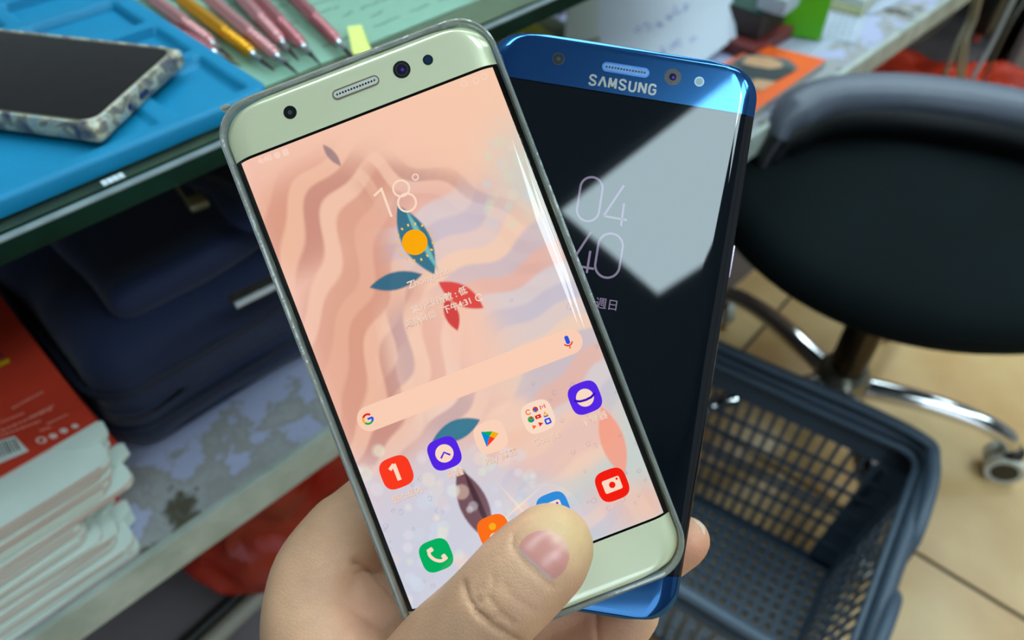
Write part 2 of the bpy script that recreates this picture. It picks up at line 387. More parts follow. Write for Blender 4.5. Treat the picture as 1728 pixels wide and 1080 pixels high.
def bezel_mat(name, base, gloss, gl2, r1=0.05, r2=0.3):
    m = bpy.data.materials.new(name); m.use_nodes = True; nt = m.node_tree; nt.nodes.remove(nt.nodes['Principled BSDF']); out = nt.nodes['Material Output']
    d = nt.nodes.new('ShaderNodeBsdfDiffuse'); d.inputs[0].default_value = lin(base)
    a = nt.nodes.new('ShaderNodeBsdfGlossy'); a.inputs['Color'].default_value = gloss + (1,); a.inputs['Roughness'].default_value = r1
    b = nt.nodes.new('ShaderNodeBsdfGlossy'); b.inputs['Color'].default_value = gl2 + (1,); b.inputs['Roughness'].default_value = r2
    s1_ = nt.nodes.new('ShaderNodeAddShader'); s2_ = nt.nodes.new('ShaderNodeAddShader')
    nt.links.new(d.outputs[0], s1_.inputs[0]); nt.links.new(a.outputs[0], s1_.inputs[1]); nt.links.new(s1_.outputs[0], s2_.inputs[0]); nt.links.new(b.outputs[0], s2_.inputs[1]); nt.links.new(s2_.outputs[0], out.inputs[0])
    return m
def frame_at(px, py, d, ang):
    """matrix of a phone whose face looks back along the lens axis, turned by ang (clockwise +)"""
    a = math.radians(ang); r = RT * math.cos(a) - UP * math.sin(a); u = RT * math.sin(a) + UP * math.cos(a); n = -FW; p = PD(px, py, d)
    return Matrix(((r.x, u.x, n.x, p.x), (r.y, u.y, n.y, p.y), (r.z, u.z, n.z, p.z), (0, 0, 0, 1)))
M_black = mat('black glass', (5, 6, 8), rough=0.03, spec=0.6)
M_lens = mat('lens glass', (24, 20, 60), rough=0.05, spec=0.8)
M_lensp = mat('violet lens centre', (84, 52, 150), rough=0.1, spec=0.8)
M_dark = mat('dark ring', (16, 17, 20), rough=0.25, spec=0.6)
PW, PL, PT, PR = 73.9, 153.5, 7.9, 9.0
CW, CZ = 5.5, 2.3
def flat(parent, name, items, mats, zf, base=0.00006, step=0.00003):
    """items: (poly pts mm | (V,F) tuple, material index, layer)"""
    g = G()
    for sh, mi, ly in items:
        g.mi = mi; z = base + step * ly
        if isinstance(sh, tuple): V, F = sh; g.add([(x / 1000, y / 1000, zf(x, y) / 1000 + z) for x, y in V], F)
        else:
            bm = bmesh.new(); vs = [bm.verts.new((x, y, 0)) for x, y in sh]; bm.faces.new(vs); bmesh.ops.triangulate(bm, faces=bm.faces); bm.verts.index_update()
            g.add([(v.co.x / 1000, v.co.y / 1000, zf(v.co.x, v.co.y) / 1000 + z) for v in bm.verts], [tuple(v.index for v in f.verts) for f in bm.faces]); bm.free()
    return g.mk(name, mats, parent, smooth=False)
def ring2d(r, wd, k=32, cx=0, cy=0, a0=0, a1=360):
    n = max(4, int(k * (a1 - a0) / 360)); V = []; F = []
    for i in range(n + 1):
        a = math.radians(a0 + (a1 - a0) * i / n)
        for q in (r - wd / 2, r + wd / 2): V.append((cx + q * math.cos(a), cy + q * math.sin(a)))
    for i in range(n): F.append((2 * i, 2 * i + 1, 2 * i + 3, 2 * i + 2))
    return V, F
def line2d(pts, wd, k=0):
    st = stroke(pts, wd); n = len(pts); return st, [(i, i + 1, 2 * n - 2 - i, 2 * n - 1 - i) for i in range(n - 1)]
def place2(VF, x, y, s=1, a=0):
    V, F = VF; c, n = math.cos(a), math.sin(a); return [(x + s * (p * c - q * n), y + s * (p * n + q * c)) for p, q in V], F

def phone_body(t, frame_m, back_m, bez_m, border_m, speaker_m, top_y=63.2, bot_y=-63.0, sens=None):
    zf = lambda x, y: surf_z(x, y, PW, PL, PR, CW, CZ)
    V, F = rings([(-0.1, -2.15), (0.12, -2.6), (0.22, -3.5), (0.22, -4.6), (0.1, -5.4), (-0.1, -5.8)], PW, PL, PR, cap_last=False)
    mk('frame', V, F, frame_m, t)
    V, F = rings([(-0.1, -5.75), (-0.9, -6.6), (-2.5, -7.3), (-5, -7.8), (-7.5, -7.9)], PW, PL, PR); mk('back_glass', V, F, back_m, t)
    V, F = patch(top_y + 0.35, PL / 2, PW, PL, PR, CW, CZ, 26); mk('top_bezel', V, F, bez_m, t, ang=80)
    V, F = patch(-PL / 2, bot_y - 0.35, PW, PL, PR, CW, CZ, 26); mk('bottom_bezel', V, F, bez_m, t, ang=80)
    V, F = patch(bot_y - 0.35, top_y + 0.35, PW, PL, PR, CW, CZ, 60, z=-0.02); mk('display_border', V, F, border_m, t, ang=80)
    # earpiece
    ea = mk('earpiece', *prism([(x / 1000, (y + 70.3) / 1000, 0.00002) for x, y in rrect(6.5, 1.35, 1.34, 8)], Vector((0, 0, 0.00012))), speaker_m[0], t, smooth=False)
    g = G(); g.add(*prism([(x / 1000, (y + 70.3) / 1000, 0.00014) for x, y in rrect(6.15, 0.95, 0.94, 8)], Vector((0, 0, 0.00006)))); g.mi = 1
    for i in range(14): g.add(*prism([(x / 1000, y / 1000, 0.00020) for x, y in disc(0.27, 10, -5.2 + 0.8 * i, 70.3)], Vector((0, 0, 0.00003))))
    g.mk('speaker_grille', [speaker_m[1], M_dark], ea, smooth=False)
    # selfie camera
    def dsk(r, z, h, x, y, m, nm, par, k=32): return mk(nm, *prism([(a / 1000, b / 1000, z / 1000) for a, b in disc(r, k, x, y)], Vector((0, 0, h / 1000))), m, par, smooth=False)
    c = dsk(2.3, 0.01, 0.05, 12.9, 70.4, M_dark, 'front_camera', t)
    dsk(1.75, 0.06, 0.03, 12.9, 70.4, mat('lens barrel', (40, 40, 46), rough=0.3), 'lens_ring', c); dsk(1.35, 0.09, 0.03, 12.9, 70.4, M_dark, 'inner_ring', c); dsk(0.95, 0.12, 0.03, 12.9, 70.4, M_lens, 'lens', c); dsk(0.42, 0.15, 0.02, 13.05, 70.25, M_lensp, 'lens_centre', c)
    s_ = dsk(1.35, 0.01, 0.05, 20.2, 70.3, sens[0], 'light_sensor', t); dsk(0.95, 0.06, 0.03, 20.2, 70.3, sens[1], 'sensor_window', s_)
    s_ = dsk(1.75, 0.01, 0.05, -18.4, 70.4, sens[2], 'iris_scanner', t); dsk(1.35, 0.06, 0.03, -18.4, 70.4, M_dark, 'inner_ring', s_); dsk(0.6, 0.09, 0.03, -18.4, 70.4, mat('grey sensor eye', (60, 66, 60), rough=0.2), 'sensor_eye', s_)
    # home button
    mk('home_button', *prism([(x / 1000, (y - 69.8) / 1000, 0.00002) for x, y in rrect(7.2, 2.6, 2.4, 8)], Vector((0, 0, 0.0002))), bez_m, t, smooth=False)
    for y, h, sx in ((24, 9, 1), (38, 9, -1), (22, 9, -1)):
        V, F = rbox(0.0004, h / 2000, 0.0009, 0.0003, 4, xf=Matrix.Translation((sx * (PW / 2 + 0.5) / 1000, y / 1000, -0.0040))); mk('side_button', V, F, frame_m, t)
    V, F = box(Vector((0, -(PL / 2 + 0.25) / 1000, -0.004)), Vector((0.0045, 0, 0)), Vector((0, 0.0001, 0)), Vector((0, 0, 0.0013))); mk('charging_port', V, F, M_dark, t, smooth=False)
    return zf

# ---- blue phone (behind)
BD = 0.2112
blue = thing('smartphone', 'blue smartphone with a dark screen showing 04 40, held behind the gold one', 'phone', frame_at(987, 551, BD, 9.0) @ Matrix.Scale(1.013, 4))
bb = bezel_mat('blue mirror bezel', (10, 32, 70), (0.032, 0.092, 0.175), (0.008, 0.032, 0.075), 0.04, 0.22)
M_bframe = mat('coral blue aluminium', (190, 176, 196), rough=0.22, metal=1.0)
zfb = phone_body(blue, M_bframe, bezel_mat('blue back glass', (14, 44, 100), (0.03, 0.06, 0.1), (0.02, 0.06, 0.14)), bb, M_black,
    (mat('pale blue metal', (70, 120, 185), rough=0.25, metal=0.6), mat('blue metal mesh', (90, 130, 180), rough=0.35, metal=0.3)), sens=(mat('white ring', (170, 205, 225), rough=0.4), mat('frosted sensor', (150, 165, 160), rough=0.5), mat('navy ring', (20, 34, 60), rough=0.3)))
M_disp = mat('switched on black display', (3, 6, 9), rough=0.03, spec=0.62, emit=(8, 16, 24), es=0.6)
V, F = patch(-63.0, 63.2, PW, PL, PR, CW, CZ, 60, xw=0.975, z=0.03); dsp = mk('display', V, F, M_disp, blue, ang=80)
M_dig = screen_mat('lilac clock pixels', (140, 130, 158), 0.8)
def ov(cx, cy, hw, hh, wd, k=14):
    p = rrect(hw, hh, hw, k, cx, cy); p.append(p[0]); return line2d(p, wd)
def bl(px, py):
    a = math.radians(9.0); d = BD / FPX * 1000; vx = (px - 987) * d; vy = (551 - py) * d
    return (vx * math.cos(a) - vy * math.sin(a), vx * math.sin(a) + vy * math.cos(a))
it = []
def seg(*pts, wd=0.62): it.append((line2d([bl(*p) for p in pts], wd), 0, 0))
x, y = bl(995, 339); it.append((ov(x, y, 3.0, 6.0, 0.62), 0, 0))
x, y = bl(1027, 433); it.append((ov(x, y, 3.3, 6.0, 0.62), 0, 0))
seg((1052, 316), (1018, 367)); seg((1018, 367), (1057, 374)); seg((1052, 346), (1047, 384))
seg((997, 394), (962, 448)); seg((962, 448), (1002, 455)); seg((996, 425), (990, 462))
flat(dsp, 'clock_digits', it, [M_dig], zfb, base=0.00009)
a = text2d('2月26日, 週日', 3.2, 0.02); x, y = bl(992, 510); flat(dsp, 'date_text', [(place2(a, x - 1.2, y), 0, 0)], [M_dig], zfb, base=0.00009)
a = text2d('農曆二月初一', 2.4, 0.01); x, y = bl(963, 524); flat(dsp, 'calendar_text', [(place2(a, x, y), 0, 0)], [M_dig], zfb, base=0.00009)
# maker's name on the bezel
M_logo = mat('silver lettering', (140, 140, 134), rough=0.35, metal=0.6)
LET = {'S': [[(0.9, 0.78), (0.75, 0.95), (0.5, 1), (0.22, 0.93), (0.12, 0.76), (0.25, 0.6), (0.5, 0.5), (0.78, 0.4), (0.9, 0.24), (0.78, 0.07), (0.5, 0), (0.22, 0.06), (0.1, 0.24)]],
       'A': [[(0.05, 0), (0.5, 1), (0.95, 0)]], 'M': [[(0.08, 0), (0.12, 1), (0.5, 0.15), (0.88, 1), (0.92, 0)]],
       'U': [[(0.12, 1), (0.12, 0.25), (0.25, 0.05), (0.5, 0), (0.75, 0.05), (0.88, 0.25), (0.88, 1)]], 'N': [[(0.1, 0), (0.1, 1), (0.9, 0), (0.9, 1)]],
       'G': [[(0.9, 0.78), (0.75, 0.95), (0.5, 1), (0.22, 0.93), (0.12, 0.7), (0.12, 0.3), (0.22, 0.07), (0.5, 0), (0.78, 0.07), (0.9, 0.25), (0.9, 0.48), (0.55, 0.48)]]}
it = []
for i, ch in enumerate('SAMSUNG'):
    for l in LET[ch]:
        pts = [(-9.4 + i * 2.72 + p[0] * 2.15, 66.35 + (p[1] - 0.5) * 2.7 - 0.15) for p in l]
        if ch in 'AMN':
            for k_ in range(len(pts) - 1): it.append((line2d(pts[k_:k_ + 2], 0.62), 0, k_ % 3))
        else: it.append((line2d(pts, 0.6), 0, 0))
flat(blue, 'brand_lettering', it, [M_logo], zfb, base=0.00004)

# ---- gold phone (front)
GD = 0.2016; GA = -21.0
gold = thing('smartphone', 'gold smartphone in a clear case with a bright home screen, held in front', 'phone', frame_at(763, 571, GD, GA))
gb = bezel_mat('champagne bezel', (190, 190, 156), (0.08, 0.08, 0.065), (0.20, 0.20, 0.16), 0.06, 0.28)
M_gframe = mat('champagne aluminium', (176, 172, 150), rough=0.25, metal=1.0)
zfg = phone_body(gold, M_gframe, gb, gb, mat('black display border', (6, 5, 5), rough=0.05, spec=0.5),
    (mat('worn brass rim', (150, 130, 112), rough=0.3, metal=0.6), mat('light metal mesh', (212, 210, 196), rough=0.35, metal=0.3)), sens=(M_dark, mat('dark blue sensor', (20, 44, 74), rough=0.08, spec=0.9), M_dark))
GC, GS = math.cos(math.radians(21)), math.sin(math.radians(21))
def gl(px, py):
    d = GD / FPX * 1000; vx = (px - 763) * d; vy = (571 - py) * d
    return (vx * GC + vy * GS, -vx * GS + vy * GC)
# wallpaper: an abstract stand-in of soft ribbons and bokeh, painted as a colour attribute on the pixel grid
nx, nyy = 240, 426; hw_ = 35.4; y0_, y1_ = -62.7, 62.8
X, Y = np.meshgrid(np.linspace(-hw_, hw_, nx), np.linspace(y0_, y1_, nyy))
def srgb(c): return np.array(lin(c)[:3])
def field():
    u = (X + hw_) / (2 * hw_); v = (Y - y0_) / (y1_ - y0_)
    img = np.zeros(X.shape + (3,))
    A = srgb((250, 198, 182)); B = srgb((255, 208, 178)); Cc = srgb((210, 212, 228)); D = srgb((232, 222, 224)); E = srgb((248, 208, 190))
    wr = np.clip((u * 0.7 + v * 0.3), 0, 1)[..., None]
    top = A * (1 - wr) + B * wr
    low = Cc * (1 - u[..., None] * 0.35) + D * (u[..., None] * 0.35)
    t = 1 / (1 + np.exp(-(0.30 - v + 0.05 * np.sin(u * 7)) * 18)); t = t[..., None]
    mid = E
    img = top * (1 - t) + low * t
    tr = 1 / (1 + np.exp(-((u - 0.83) * 22 - (v - 0.70) * 10))) * 1 / (1 + np.exp(-(0.86 - v) * 30)); tr = tr[..., None]
    img = img * (1 - tr * .9) + srgb((204, 214, 208)) * tr * .9
    return img
img = field()
def blend(mask, col):
    global img
    img = img * (1 - mask[..., None]) + srgb(col) * mask[..., None]
def dpoly(pts, wfun, col, soft=0.25, al=1.0):
    """a brush stroke: smooth path with varying width"""
    q = spline([Vector((p[0], p[1], 0)) for p in pts], 14); n = len(q); D = np.full(X.shape, 1e9)
    for i in range(n - 1):
        ax_, ay_ = q[i].x, q[i].y; bx_, by_ = q[i + 1].x, q[i + 1].y; wd = wfun(i / (n - 1)) / 2
        mnx, mxx, mny, mxy = min(ax_, bx_) - wd - 1, max(ax_, bx_) + wd + 1, min(ay_, by_) - wd - 1, max(ay_, by_) + wd + 1
        i0 = max(0, int((mny - y0_) / (y1_ - y0_) * nyy) - 1); i1 = min(nyy, int((mxy - y0_) / (y1_ - y0_) * nyy) + 2)
        j0 = max(0, int((mnx + hw_) / (2 * hw_) * nx) - 1); j1 = min(nx, int((mxx + hw_) / (2 * hw_) * nx) + 2)
        if i1 <= i0 or j1 <= j0: continue
        xs = X[i0:i1, j0:j1]; ys = Y[i0:i1, j0:j1]; dx, dy = bx_ - ax_, by_ - ay_; L = dx * dx + dy * dy + 1e-9
        tt = np.clip(((xs - ax_) * dx + (ys - ay_) * dy) / L, 0, 1); dd = np.hypot(xs - ax_ - tt * dx, ys - ay_ - tt * dy) - wd
        D[i0:i1, j0:j1] = np.minimum(D[i0:i1, j0:j1], dd)
    blend(np.clip(0.5 - D / soft, 0, 1) * al, col)
def pxs(*p): return [gl(a, b) for a, b in p]
tap = lambda w_, e=0.2: (lambda t: w_ * (e + (1 - e) * math.sin(math.pi * min(1, max(0, t)))))
con = lambda w_: (lambda t: w_)
rng = random.Random(5)
# marbled silk: warped wave bands inside soft masks
PXc = 763 + (X * GC - Y * GS) * FPX / GD / 1000; PYc = 571 - (X * GS + Y * GC) * FPX / GD / 1000
def gmask(pts, rad, soft):
    D = np.full(X.shape, 1e9); sp = spline([Vector((a, b, 0)) for a, b in pts], 8)
    for p in sp: D = np.minimum(D, np.hypot(PXc - p.x, PYc - p.y))
    return 1 / (1 + np.exp((D - rad) / soft))
def silk(mask, cols, ang, freq, ph):
    """flowing folds; cols cycle along the warped coordinate"""
    global img
    a = math.radians(ang); q = PXc * math.cos(a) + PYc * math.sin(a); r = -PXc * math.sin(a) + PYc * math.cos(a)
    w_ = q + 26 * np.sin(r / 95 + ph) + 13 * np.sin(r / 41 + q / 130 + ph * 2) + 7 * np.sin(r / 19 - q / 60 + 1)
    t = (w_ * freq) % 1.0 * len(cols); k = np.floor(t).astype(int) % len(cols); f = t - np.floor(t); f = np.clip((f - .35) / .3, 0, 1); f = (f * f * (3 - 2 * f))[..., None]
    cc = np.array([srgb(c) for c in cols]); col = cc[k] * (1 - f) + cc[(k + 1) % len(cols)] * f
    img = img * (1 - mask[..., None]) + col * mask[..., None]
m_ = gmask([(500, 380), (580, 350), (640, 420), (600, 560), (640, 700)], 82, 14)
silk(m_ * .9, [(236, 176, 150), (222, 156, 132), (244, 190, 162), (206, 142, 126), (248, 200, 174), (226, 164, 140)], 24, 1 / 190, 0.4)
m_ = gmask([(640, 300), (760, 320), (860, 380), (900, 470)], 26, 9)
silk(m_ * .75, [(214, 150, 130), (238, 186, 162), (190, 134, 124), (246, 200, 178)], 108, 1 / 90, 1.4)
m_ = gmask([(740, 400), (850, 430), (930, 540), (960, 660), (900, 740)], 84, 12)
silk(m_ * .85, [(232, 208, 204), (250, 212, 188), (212, 192, 200), (236, 184, 172), (224, 210, 214), (206, 196, 212)], 42, 1 / 210, 2.1)
m_ = gmask([(700, 560), (720, 640), (770, 700)], 52, 10)
silk(m_ * .8, [(252, 210, 186), (238, 184, 166), (250, 216, 196), (204, 170, 170)], 20, 1 / 120, .9)
m_ = gmask([(860, 720), (930, 760), (990, 730)], 52, 5)
silk(m_ * .85, [(252, 212, 188), (250, 206, 182), (244, 200, 184)], 60, 1 / 150, .2)
def leaf(px, py, L, Wd, ang, col, al=.95):
    a = math.radians(ang); q = (PXc - px) * math.cos(a) + (PYc - py) * math.sin(a); r = -(PXc - px) * math.sin(a) + (PYc - py) * math.cos(a)
    d = np.abs(r) - Wd * np.clip(1 - (q / L) ** 2, 0, 1); blend(np.clip(.5 - d / 3, 0, 1) * (np.abs(q) < L) * al, col)
leaf(702, 405, 66, 24, 62, (16, 112, 140)); leaf(712, 405, 60, 5, 62, (124, 196, 196))
leaf(668, 474, 46, 15, -14, (18, 106, 136)); leaf(778, 498, 44, 17, 30, (228, 62, 58)); leaf(762, 530, 30, 12, 70, (214, 52, 54))
leaf(770, 726, 44, 17, -24, (20, 120, 150)); leaf(800, 852, 68, 24, 66, (112, 68, 78)); leaf(806, 846, 60, 5, 66, (72, 44, 54))
leaf(1034, 745, 62, 20, 72, (252, 160, 134), .85); leaf(560, 262, 24, 7, 50, (120, 100, 120), .7)
m_ = gmask([(1020, 860), (1090, 850)], 34, 10); silk(m_ * .8, [(252, 200, 176), (246, 190, 170)], 0, 1 / 90, 0)
m_ = gmask([(900, 850), (960, 880), (1010, 880)], 40, 14); silk(m_ * .7, [(214, 208, 224), (232, 214, 214), (198, 206, 228)], 35, 1 / 70, 0)
# bokeh and droplets
for k in range(110):
    px = rng.uniform(600, 900); py = rng.uniform(760, 1030); x, y = gl(px, py)
    if abs(x) > 36 or y < -64: continue
    d = np.hypot(X - x, Y - y); blend(np.clip(0.5 - (d - rng.uniform(.7, 2.0)) / .6, 0, 1) * rng.uniform(.2, .6), rng.choice([(252, 236, 208), (226, 236, 222), (216, 226, 240), (252, 216, 196), (236, 232, 240)]))
for k in range(26):
    x, y = gl(rng.uniform(820, 900), rng.uniform(230, 380)); d = np.hypot(X - x, Y - y)
    blend(np.clip(0.5 - (d - rng.uniform(.8, 1.8)) / .6, 0, 1) * rng.uniform(.2, .5) * (x > 14), rng.choice([(216, 226, 196), (206, 216, 224), (236, 220, 196)]))
for k in range(60):
    px, py = rng.choice([(rng.uniform(840, 1100), rng.uniform(480, 720)), (rng.uniform(620, 760), rng.uniform(800, 1010)), (rng.uniform(960, 1100), rng.uniform(700, 860))])
    x, y = gl(px, py); d = np.hypot((X - x) * rng.uniform(.8, 1.3), Y - y); r_ = rng.uniform(.25, .7); blend(np.clip(0.5 - (np.abs(d - r_) - .06) / .2, 0, 1) * .5, (140, 136, 160))
for x, y in (gl(875, 855),):
    for a in (0.35, 1.92):
        dd = np.abs((X - x) * math.sin(a) - (Y - y) * math.cos(a)); al = np.abs((X - x) * math.cos(a) + (Y - y) * math.sin(a))
        blend(np.clip(1 - dd / (0.5 * np.clip(1 - al / 12, 0.02, 1)), 0, 1) * np.clip(1 - al / 12, 0, 1), (255, 232, 208))
V = [(X[i, j] / 1000, Y[i, j] / 1000, (zfg(X[i, j], Y[i, j]) + 0.03) / 1000) for i in range(nyy) for j in range(nx)]
F = [(i * nx + j, i * nx + j + 1, (i + 1) * nx + j + 1, (i + 1) * nx + j) for i in range(nyy - 1) for j in range(nx - 1)]
me = bpy.data.meshes.new('display'); me.from_pydata(V, [], F)
ca = me.color_attributes.new('pixels', 'FLOAT_COLOR', 'POINT'); buf = np.ones((nx * nyy, 4), dtype=np.float32); buf[:, :3] = np.clip(img.reshape(-1, 3), 0, 1); ca.data.foreach_set('color', buf.ravel())
M_wp = mat('home screen pixels', (4, 4, 4), rough=0.035, spec=0.5, emit=(255, 255, 255), es=0.93)
at = M_wp.node_tree.nodes.new('ShaderNodeVertexColor'); at.layer_name = 'pixels'; M_wp.node_tree.links.new(at.outputs['Color'], M_wp.node_tree.nodes['Principled BSDF'].inputs['Emission Color'])
me.materials.append(M_wp); gd = link('display', me, gold)
for p in me.polygons[:1]: pass
# interface on the display
S = lambda n, c, s=0.95: screen_mat('pixels ' + n, c, s)
W_ = S('warm white', (255, 222, 198)); s_bar = S('search bar', (255, 210, 184))
red, redo, yel, grn, blu = S('red', (226, 40, 24)), S('orange red', (255, 58, 30)), S('yellow', (250, 176, 20)), S('green', (0, 178, 96)), S('blue', (40, 84, 226))
org, vio, azu, sun_, lab = S('orange', (255, 110, 10)), S('violet', (86, 36, 232)), S('azure', (0, 138, 222)), S('sun', (255, 172, 0)), S('label', (252, 222, 204), .9)
pur, gry, drk = S('deep purple', (60, 0, 190)), S('faint', (252, 214, 196)), S('dark', (90, 60, 80))
def squircle(cx, cy, r, k=40, p=3.2):
    o = []
    for i in range(k):
        a = 2 * math.pi * i / k; c, s = math.cos(a), math.sin(a); o.append((cx + r * math.copysign(abs(c) ** (2 / p), c), cy + r * math.copysign(abs(s) ** (2 / p), s)))
    return o
TILT = 0.0
def icon(px, py, m, glyph, r=4.15, label=None):
    x, y = gl(px, py); it = [(squircle(x, y, r), 0, 1)]
    for sh, mi, ly in glyph:
        it.append((place2(sh, x, y) if isinstance(sh, tuple) else [(x + a, y + b) for a, b in sh], mi, ly + 2))
    return it, (x, y)
def put_icon(px, py, mats, glyph, label, r=4.15):
    it, c = icon(px, py, mats[0], glyph, r); o = flat(gd, 'app_icon', it, mats, zfg); tag(o, label); return c
def label_text(body, px, py, size=2.3, m=None, bold=0.02):
    x, y = gl(px, py); return flat(gd, 'text_label', [(place2(text2d(body, size, bold), x, y), 0, 4), (place2(text2d(body, size, bold + .05), x + .06, y - .1), 1, 2)], [m or lab, S('label outline', (222, 178, 158), .9) if m is None else m], zfg)
# search bar
c0, c1 = gl(630, 702), gl(955, 581); cy = (c0[1] + c1[1]) / 2
a_, b_ = gl(602, 712)[0] + 0.2, gl(982, 570)[0]
bar = flat(gd, 'search_bar', [(rrect((b_ - a_) / 2, 3.35, 3.3, 12, (a_ + b_) / 2, cy), 0, 1)], [s_bar], zfg)
def gmark(x, y, r, wd):
    return [(ring2d(r, wd, 32, x, y, 40, 145), 0, 4), (ring2d(r, wd, 32, x, y, 145, 215), 1, 4), (ring2d(r, wd, 32, x, y, 215, 315), 2, 4), (ring2d(r, wd, 32, x, y, 315, 362), 3, 4), (rrect(r * .55, wd / 2, 0.02, 1, x + r * .5, y), 3, 5)]
x, y = gl(621, 707); flat(gd, 'search_logo', gmark(x, y, 1.25, 0.55), [red, yel, grn, blu], zfg)
x, y = gl(958, 576); flat(gd, 'microphone_icon', [(rrect(.55, 1.15, .54, 6, x, y + .4), 0, 4), (ring2d(1.15, .35, 24, x, y, 200, 340), 1, 4), (rrect(.2, .45, .02, 1, x, y - 1.55), 2, 4)], [blu, red, org], zfg)
# icons
put_icon(669, 797, [redo, W_], [(stroke([(-1.4, 1.2), (0.1, 2.2)], 0.95), 1, 0), (stroke([(0.1, 2.3), (0.1, -2.2)], 1.1), 1, 1)], 'red icon with a numeral 1')
put_icon(750, 765, [vio, W_, vio], [(disc(2.4, 32), 1, 0), (line2d([(-1.3, -0.9), (0, 0.3), (1.3, -0.9)], .5), 2, 1)], 'violet clock icon')
x, y = gl(828, 737)
put_icon(828, 737, [S('pale icon', (255, 214, 190)), grn, yel, redo, azu], [([(-1.9, 2.1), (-0.2, 0.25), (0.9, 1.2)], 1, 1), ([(0.9, 1.2), (-0.2, 0.25), (0.9, -0.8), (2.3, 0.1)], 2, 1), ([(-0.2, 0.25), (-1.9, -2.1), (0.9, -0.8)], 3, 1), ([(-1.9, 2.1), (-1.9, -2.1), (-0.2, 0.25)], 4, 1)], 'pale icon with a coloured triangle')
gm = []
sm = [(-2, 2), (0, 2), (2, 2), (-2, 0), (0, 0), (2, 0), (-1.9, -2), (0, -2), (2, -1.9)]
fol = [S('folder', (255, 224, 202)), red, yel, grn, blu, org]
gly = [(ring2d(.6, .28, 20, -2, 2, 30, 330), 5, 1), (disc(.75, 16, 0, 2), 1, 1), (disc(.4, 12, 0, 2), 4, 2), (ring2d(.62, .25, 12, 0, 2, 180, 300), 3, 3), (line2d([(1.4, 1.5), (1.4, 2.5), (2, 1.9), (2.6, 2.5), (2.6, 1.5)], .28), 1, 1),
       (disc(.85, 16, -2, 0), 3, 1), ([(-2.6, .3), (-1.6, .7), (-1.3, 0)], 1, 2), ([(-2.1, -.8), (-1.5, -.1), (-1.2, -.6)], 4, 2), (rrect(.8, .5, .2, 3, 0, 0), 1, 1), ([(-.2, -.22), (.3, 0), (-.2, .22)], 0, 2),
       ([(1.3, -.5), (2, .8), (2.7, -.5)], 2, 1), ([(1.7, -.3), (2, .2), (2.3, -.3)], 0, 2), ([(1.3, -.5), (2.7, -.5), (2.5, -.8), (1.5, -.8)], 4, 2), ([(-2.3, -2.7), (-2.3, -1.5), (-1.2, -2.1)], 5, 1), ([(-.5, -2.6), (-.5, -1.4), (.7, -2)], 1, 1), (rrect(.85, .8, .4, 4, 2, -2), 4, 1), (rrect(.4, .35, .1, 2, 2, -2), 0, 2)]
put_icon(908, 703, fol, gly, 'pale folder icon holding nine tiny icons')
put_icon(987, 671, [vio, W_, pur], [(disc(2.35, 32), 1, 0), (line2d([(-2.9, .25), (-1.6, -.45), (0, -.62), (1.6, -.45), (2.9, .25)], .62), 2, 1)], 'violet browser icon with a ringed planet')
put_icon(1033, 818, [S('camera red', (248, 26, 10)), W_, S('camera red', (248, 26, 10))], [(rrect(2.4, 1.75, .5, 5), 1, 0), (disc(.85, 24), 2, 1), (disc(.32, 12, 1.65, 1.1), 2, 1)], 'red icon with a white camera')
put_icon(934, 858, [azu, W_, vio], [(rrect(2.3, 1.9, .6, 5, 0, 0), 1, 0), (disc(.35, 12, 1.4, 1.0), 2, 1)], 'azure icon half hidden by the thumb')
put_icon(834, 896, [org, yel, W_], [(disc(.95, 20, 0, 1.3), 1, 0), (rrect(1.7, 1.1, 1.0, 6, 0, -1.5), 2, 0)], 'orange contacts icon half hidden by the thumb')
hs = spline([Vector((-1.5, 1.9, 0)), Vector((-1.7, 0.6, 0)), Vector((-.9, -.9, 0)), Vector((.5, -1.8, 0)), Vector((1.8, -1.7, 0))], 5)
put_icon(736, 937, [grn, W_], [(line2d([(p.x + .15, p.y) for p in hs], .85), 1, 0), (place2((rrect(.85, .6, .35, 4), [tuple(range(20))]), -1.0, 1.8, 1, 0.2), 1, 1), (place2((rrect(.6, .85, .35, 4), [tuple(range(20))]), 1.9, -1.2, 1, 0.3), 1, 1)], 'green telephone icon')
label_text('원스토어', 688, 835); label_text('時鐘', 769, 800, 2.1); label_text('Play 商店', 845, 771); label_text('Google', 922, 740, 2.5); label_text('瀏覽器', 1003, 707, 2.4)
# weather widget
it = []
def gseg(*pts, wd=0.6): it.append((line2d([gl(*p) for p in pts], wd), 0, 3))
gseg((631, 331), (645, 318), wd=.6); gseg((643, 317), (661, 366), wd=.65)
x, y = gl(677, 318); it.append((ring2d(2.1, .55, 32, x, y), 0, 3)); x, y = gl(687, 342); it.append((ring2d(2.35, .55, 32, x, y), 0, 3)); x, y = gl(701, 299); it.append((ring2d(.75, .32, 24, x, y), 0, 3))
flat(gd, 'temperature_digits', it, [W_], zfg)
x, y = gl(700, 409); it = [(disc(3.35, 40, x, y), 0, 4)]
for k in range(16):
    a = 2 * math.pi * k / 16; c, s = math.cos(a), math.sin(a); it.append((stroke([(x + 4.45 * c, y + 4.45 * s), (x + 5.15 * c, y + 5.15 * s)], .5), 1, 4))
flat(gd, 'sun_icon', it, [sun_, S('sun rays', (250, 196, 70))], zfg)
label_text('Zhongshan', 724, 469, 2.7); label_text('紫外線指數 : 低', 741, 507, 2.3); label_text('更新時間:  下午4:31', 740, 528, 2.2)
x, y = gl(808, 502); flat(gd, 'refresh_icon', [(ring2d(.85, .3, 20, x, y, 20, 330), 0, 3)], [W_], zfg)
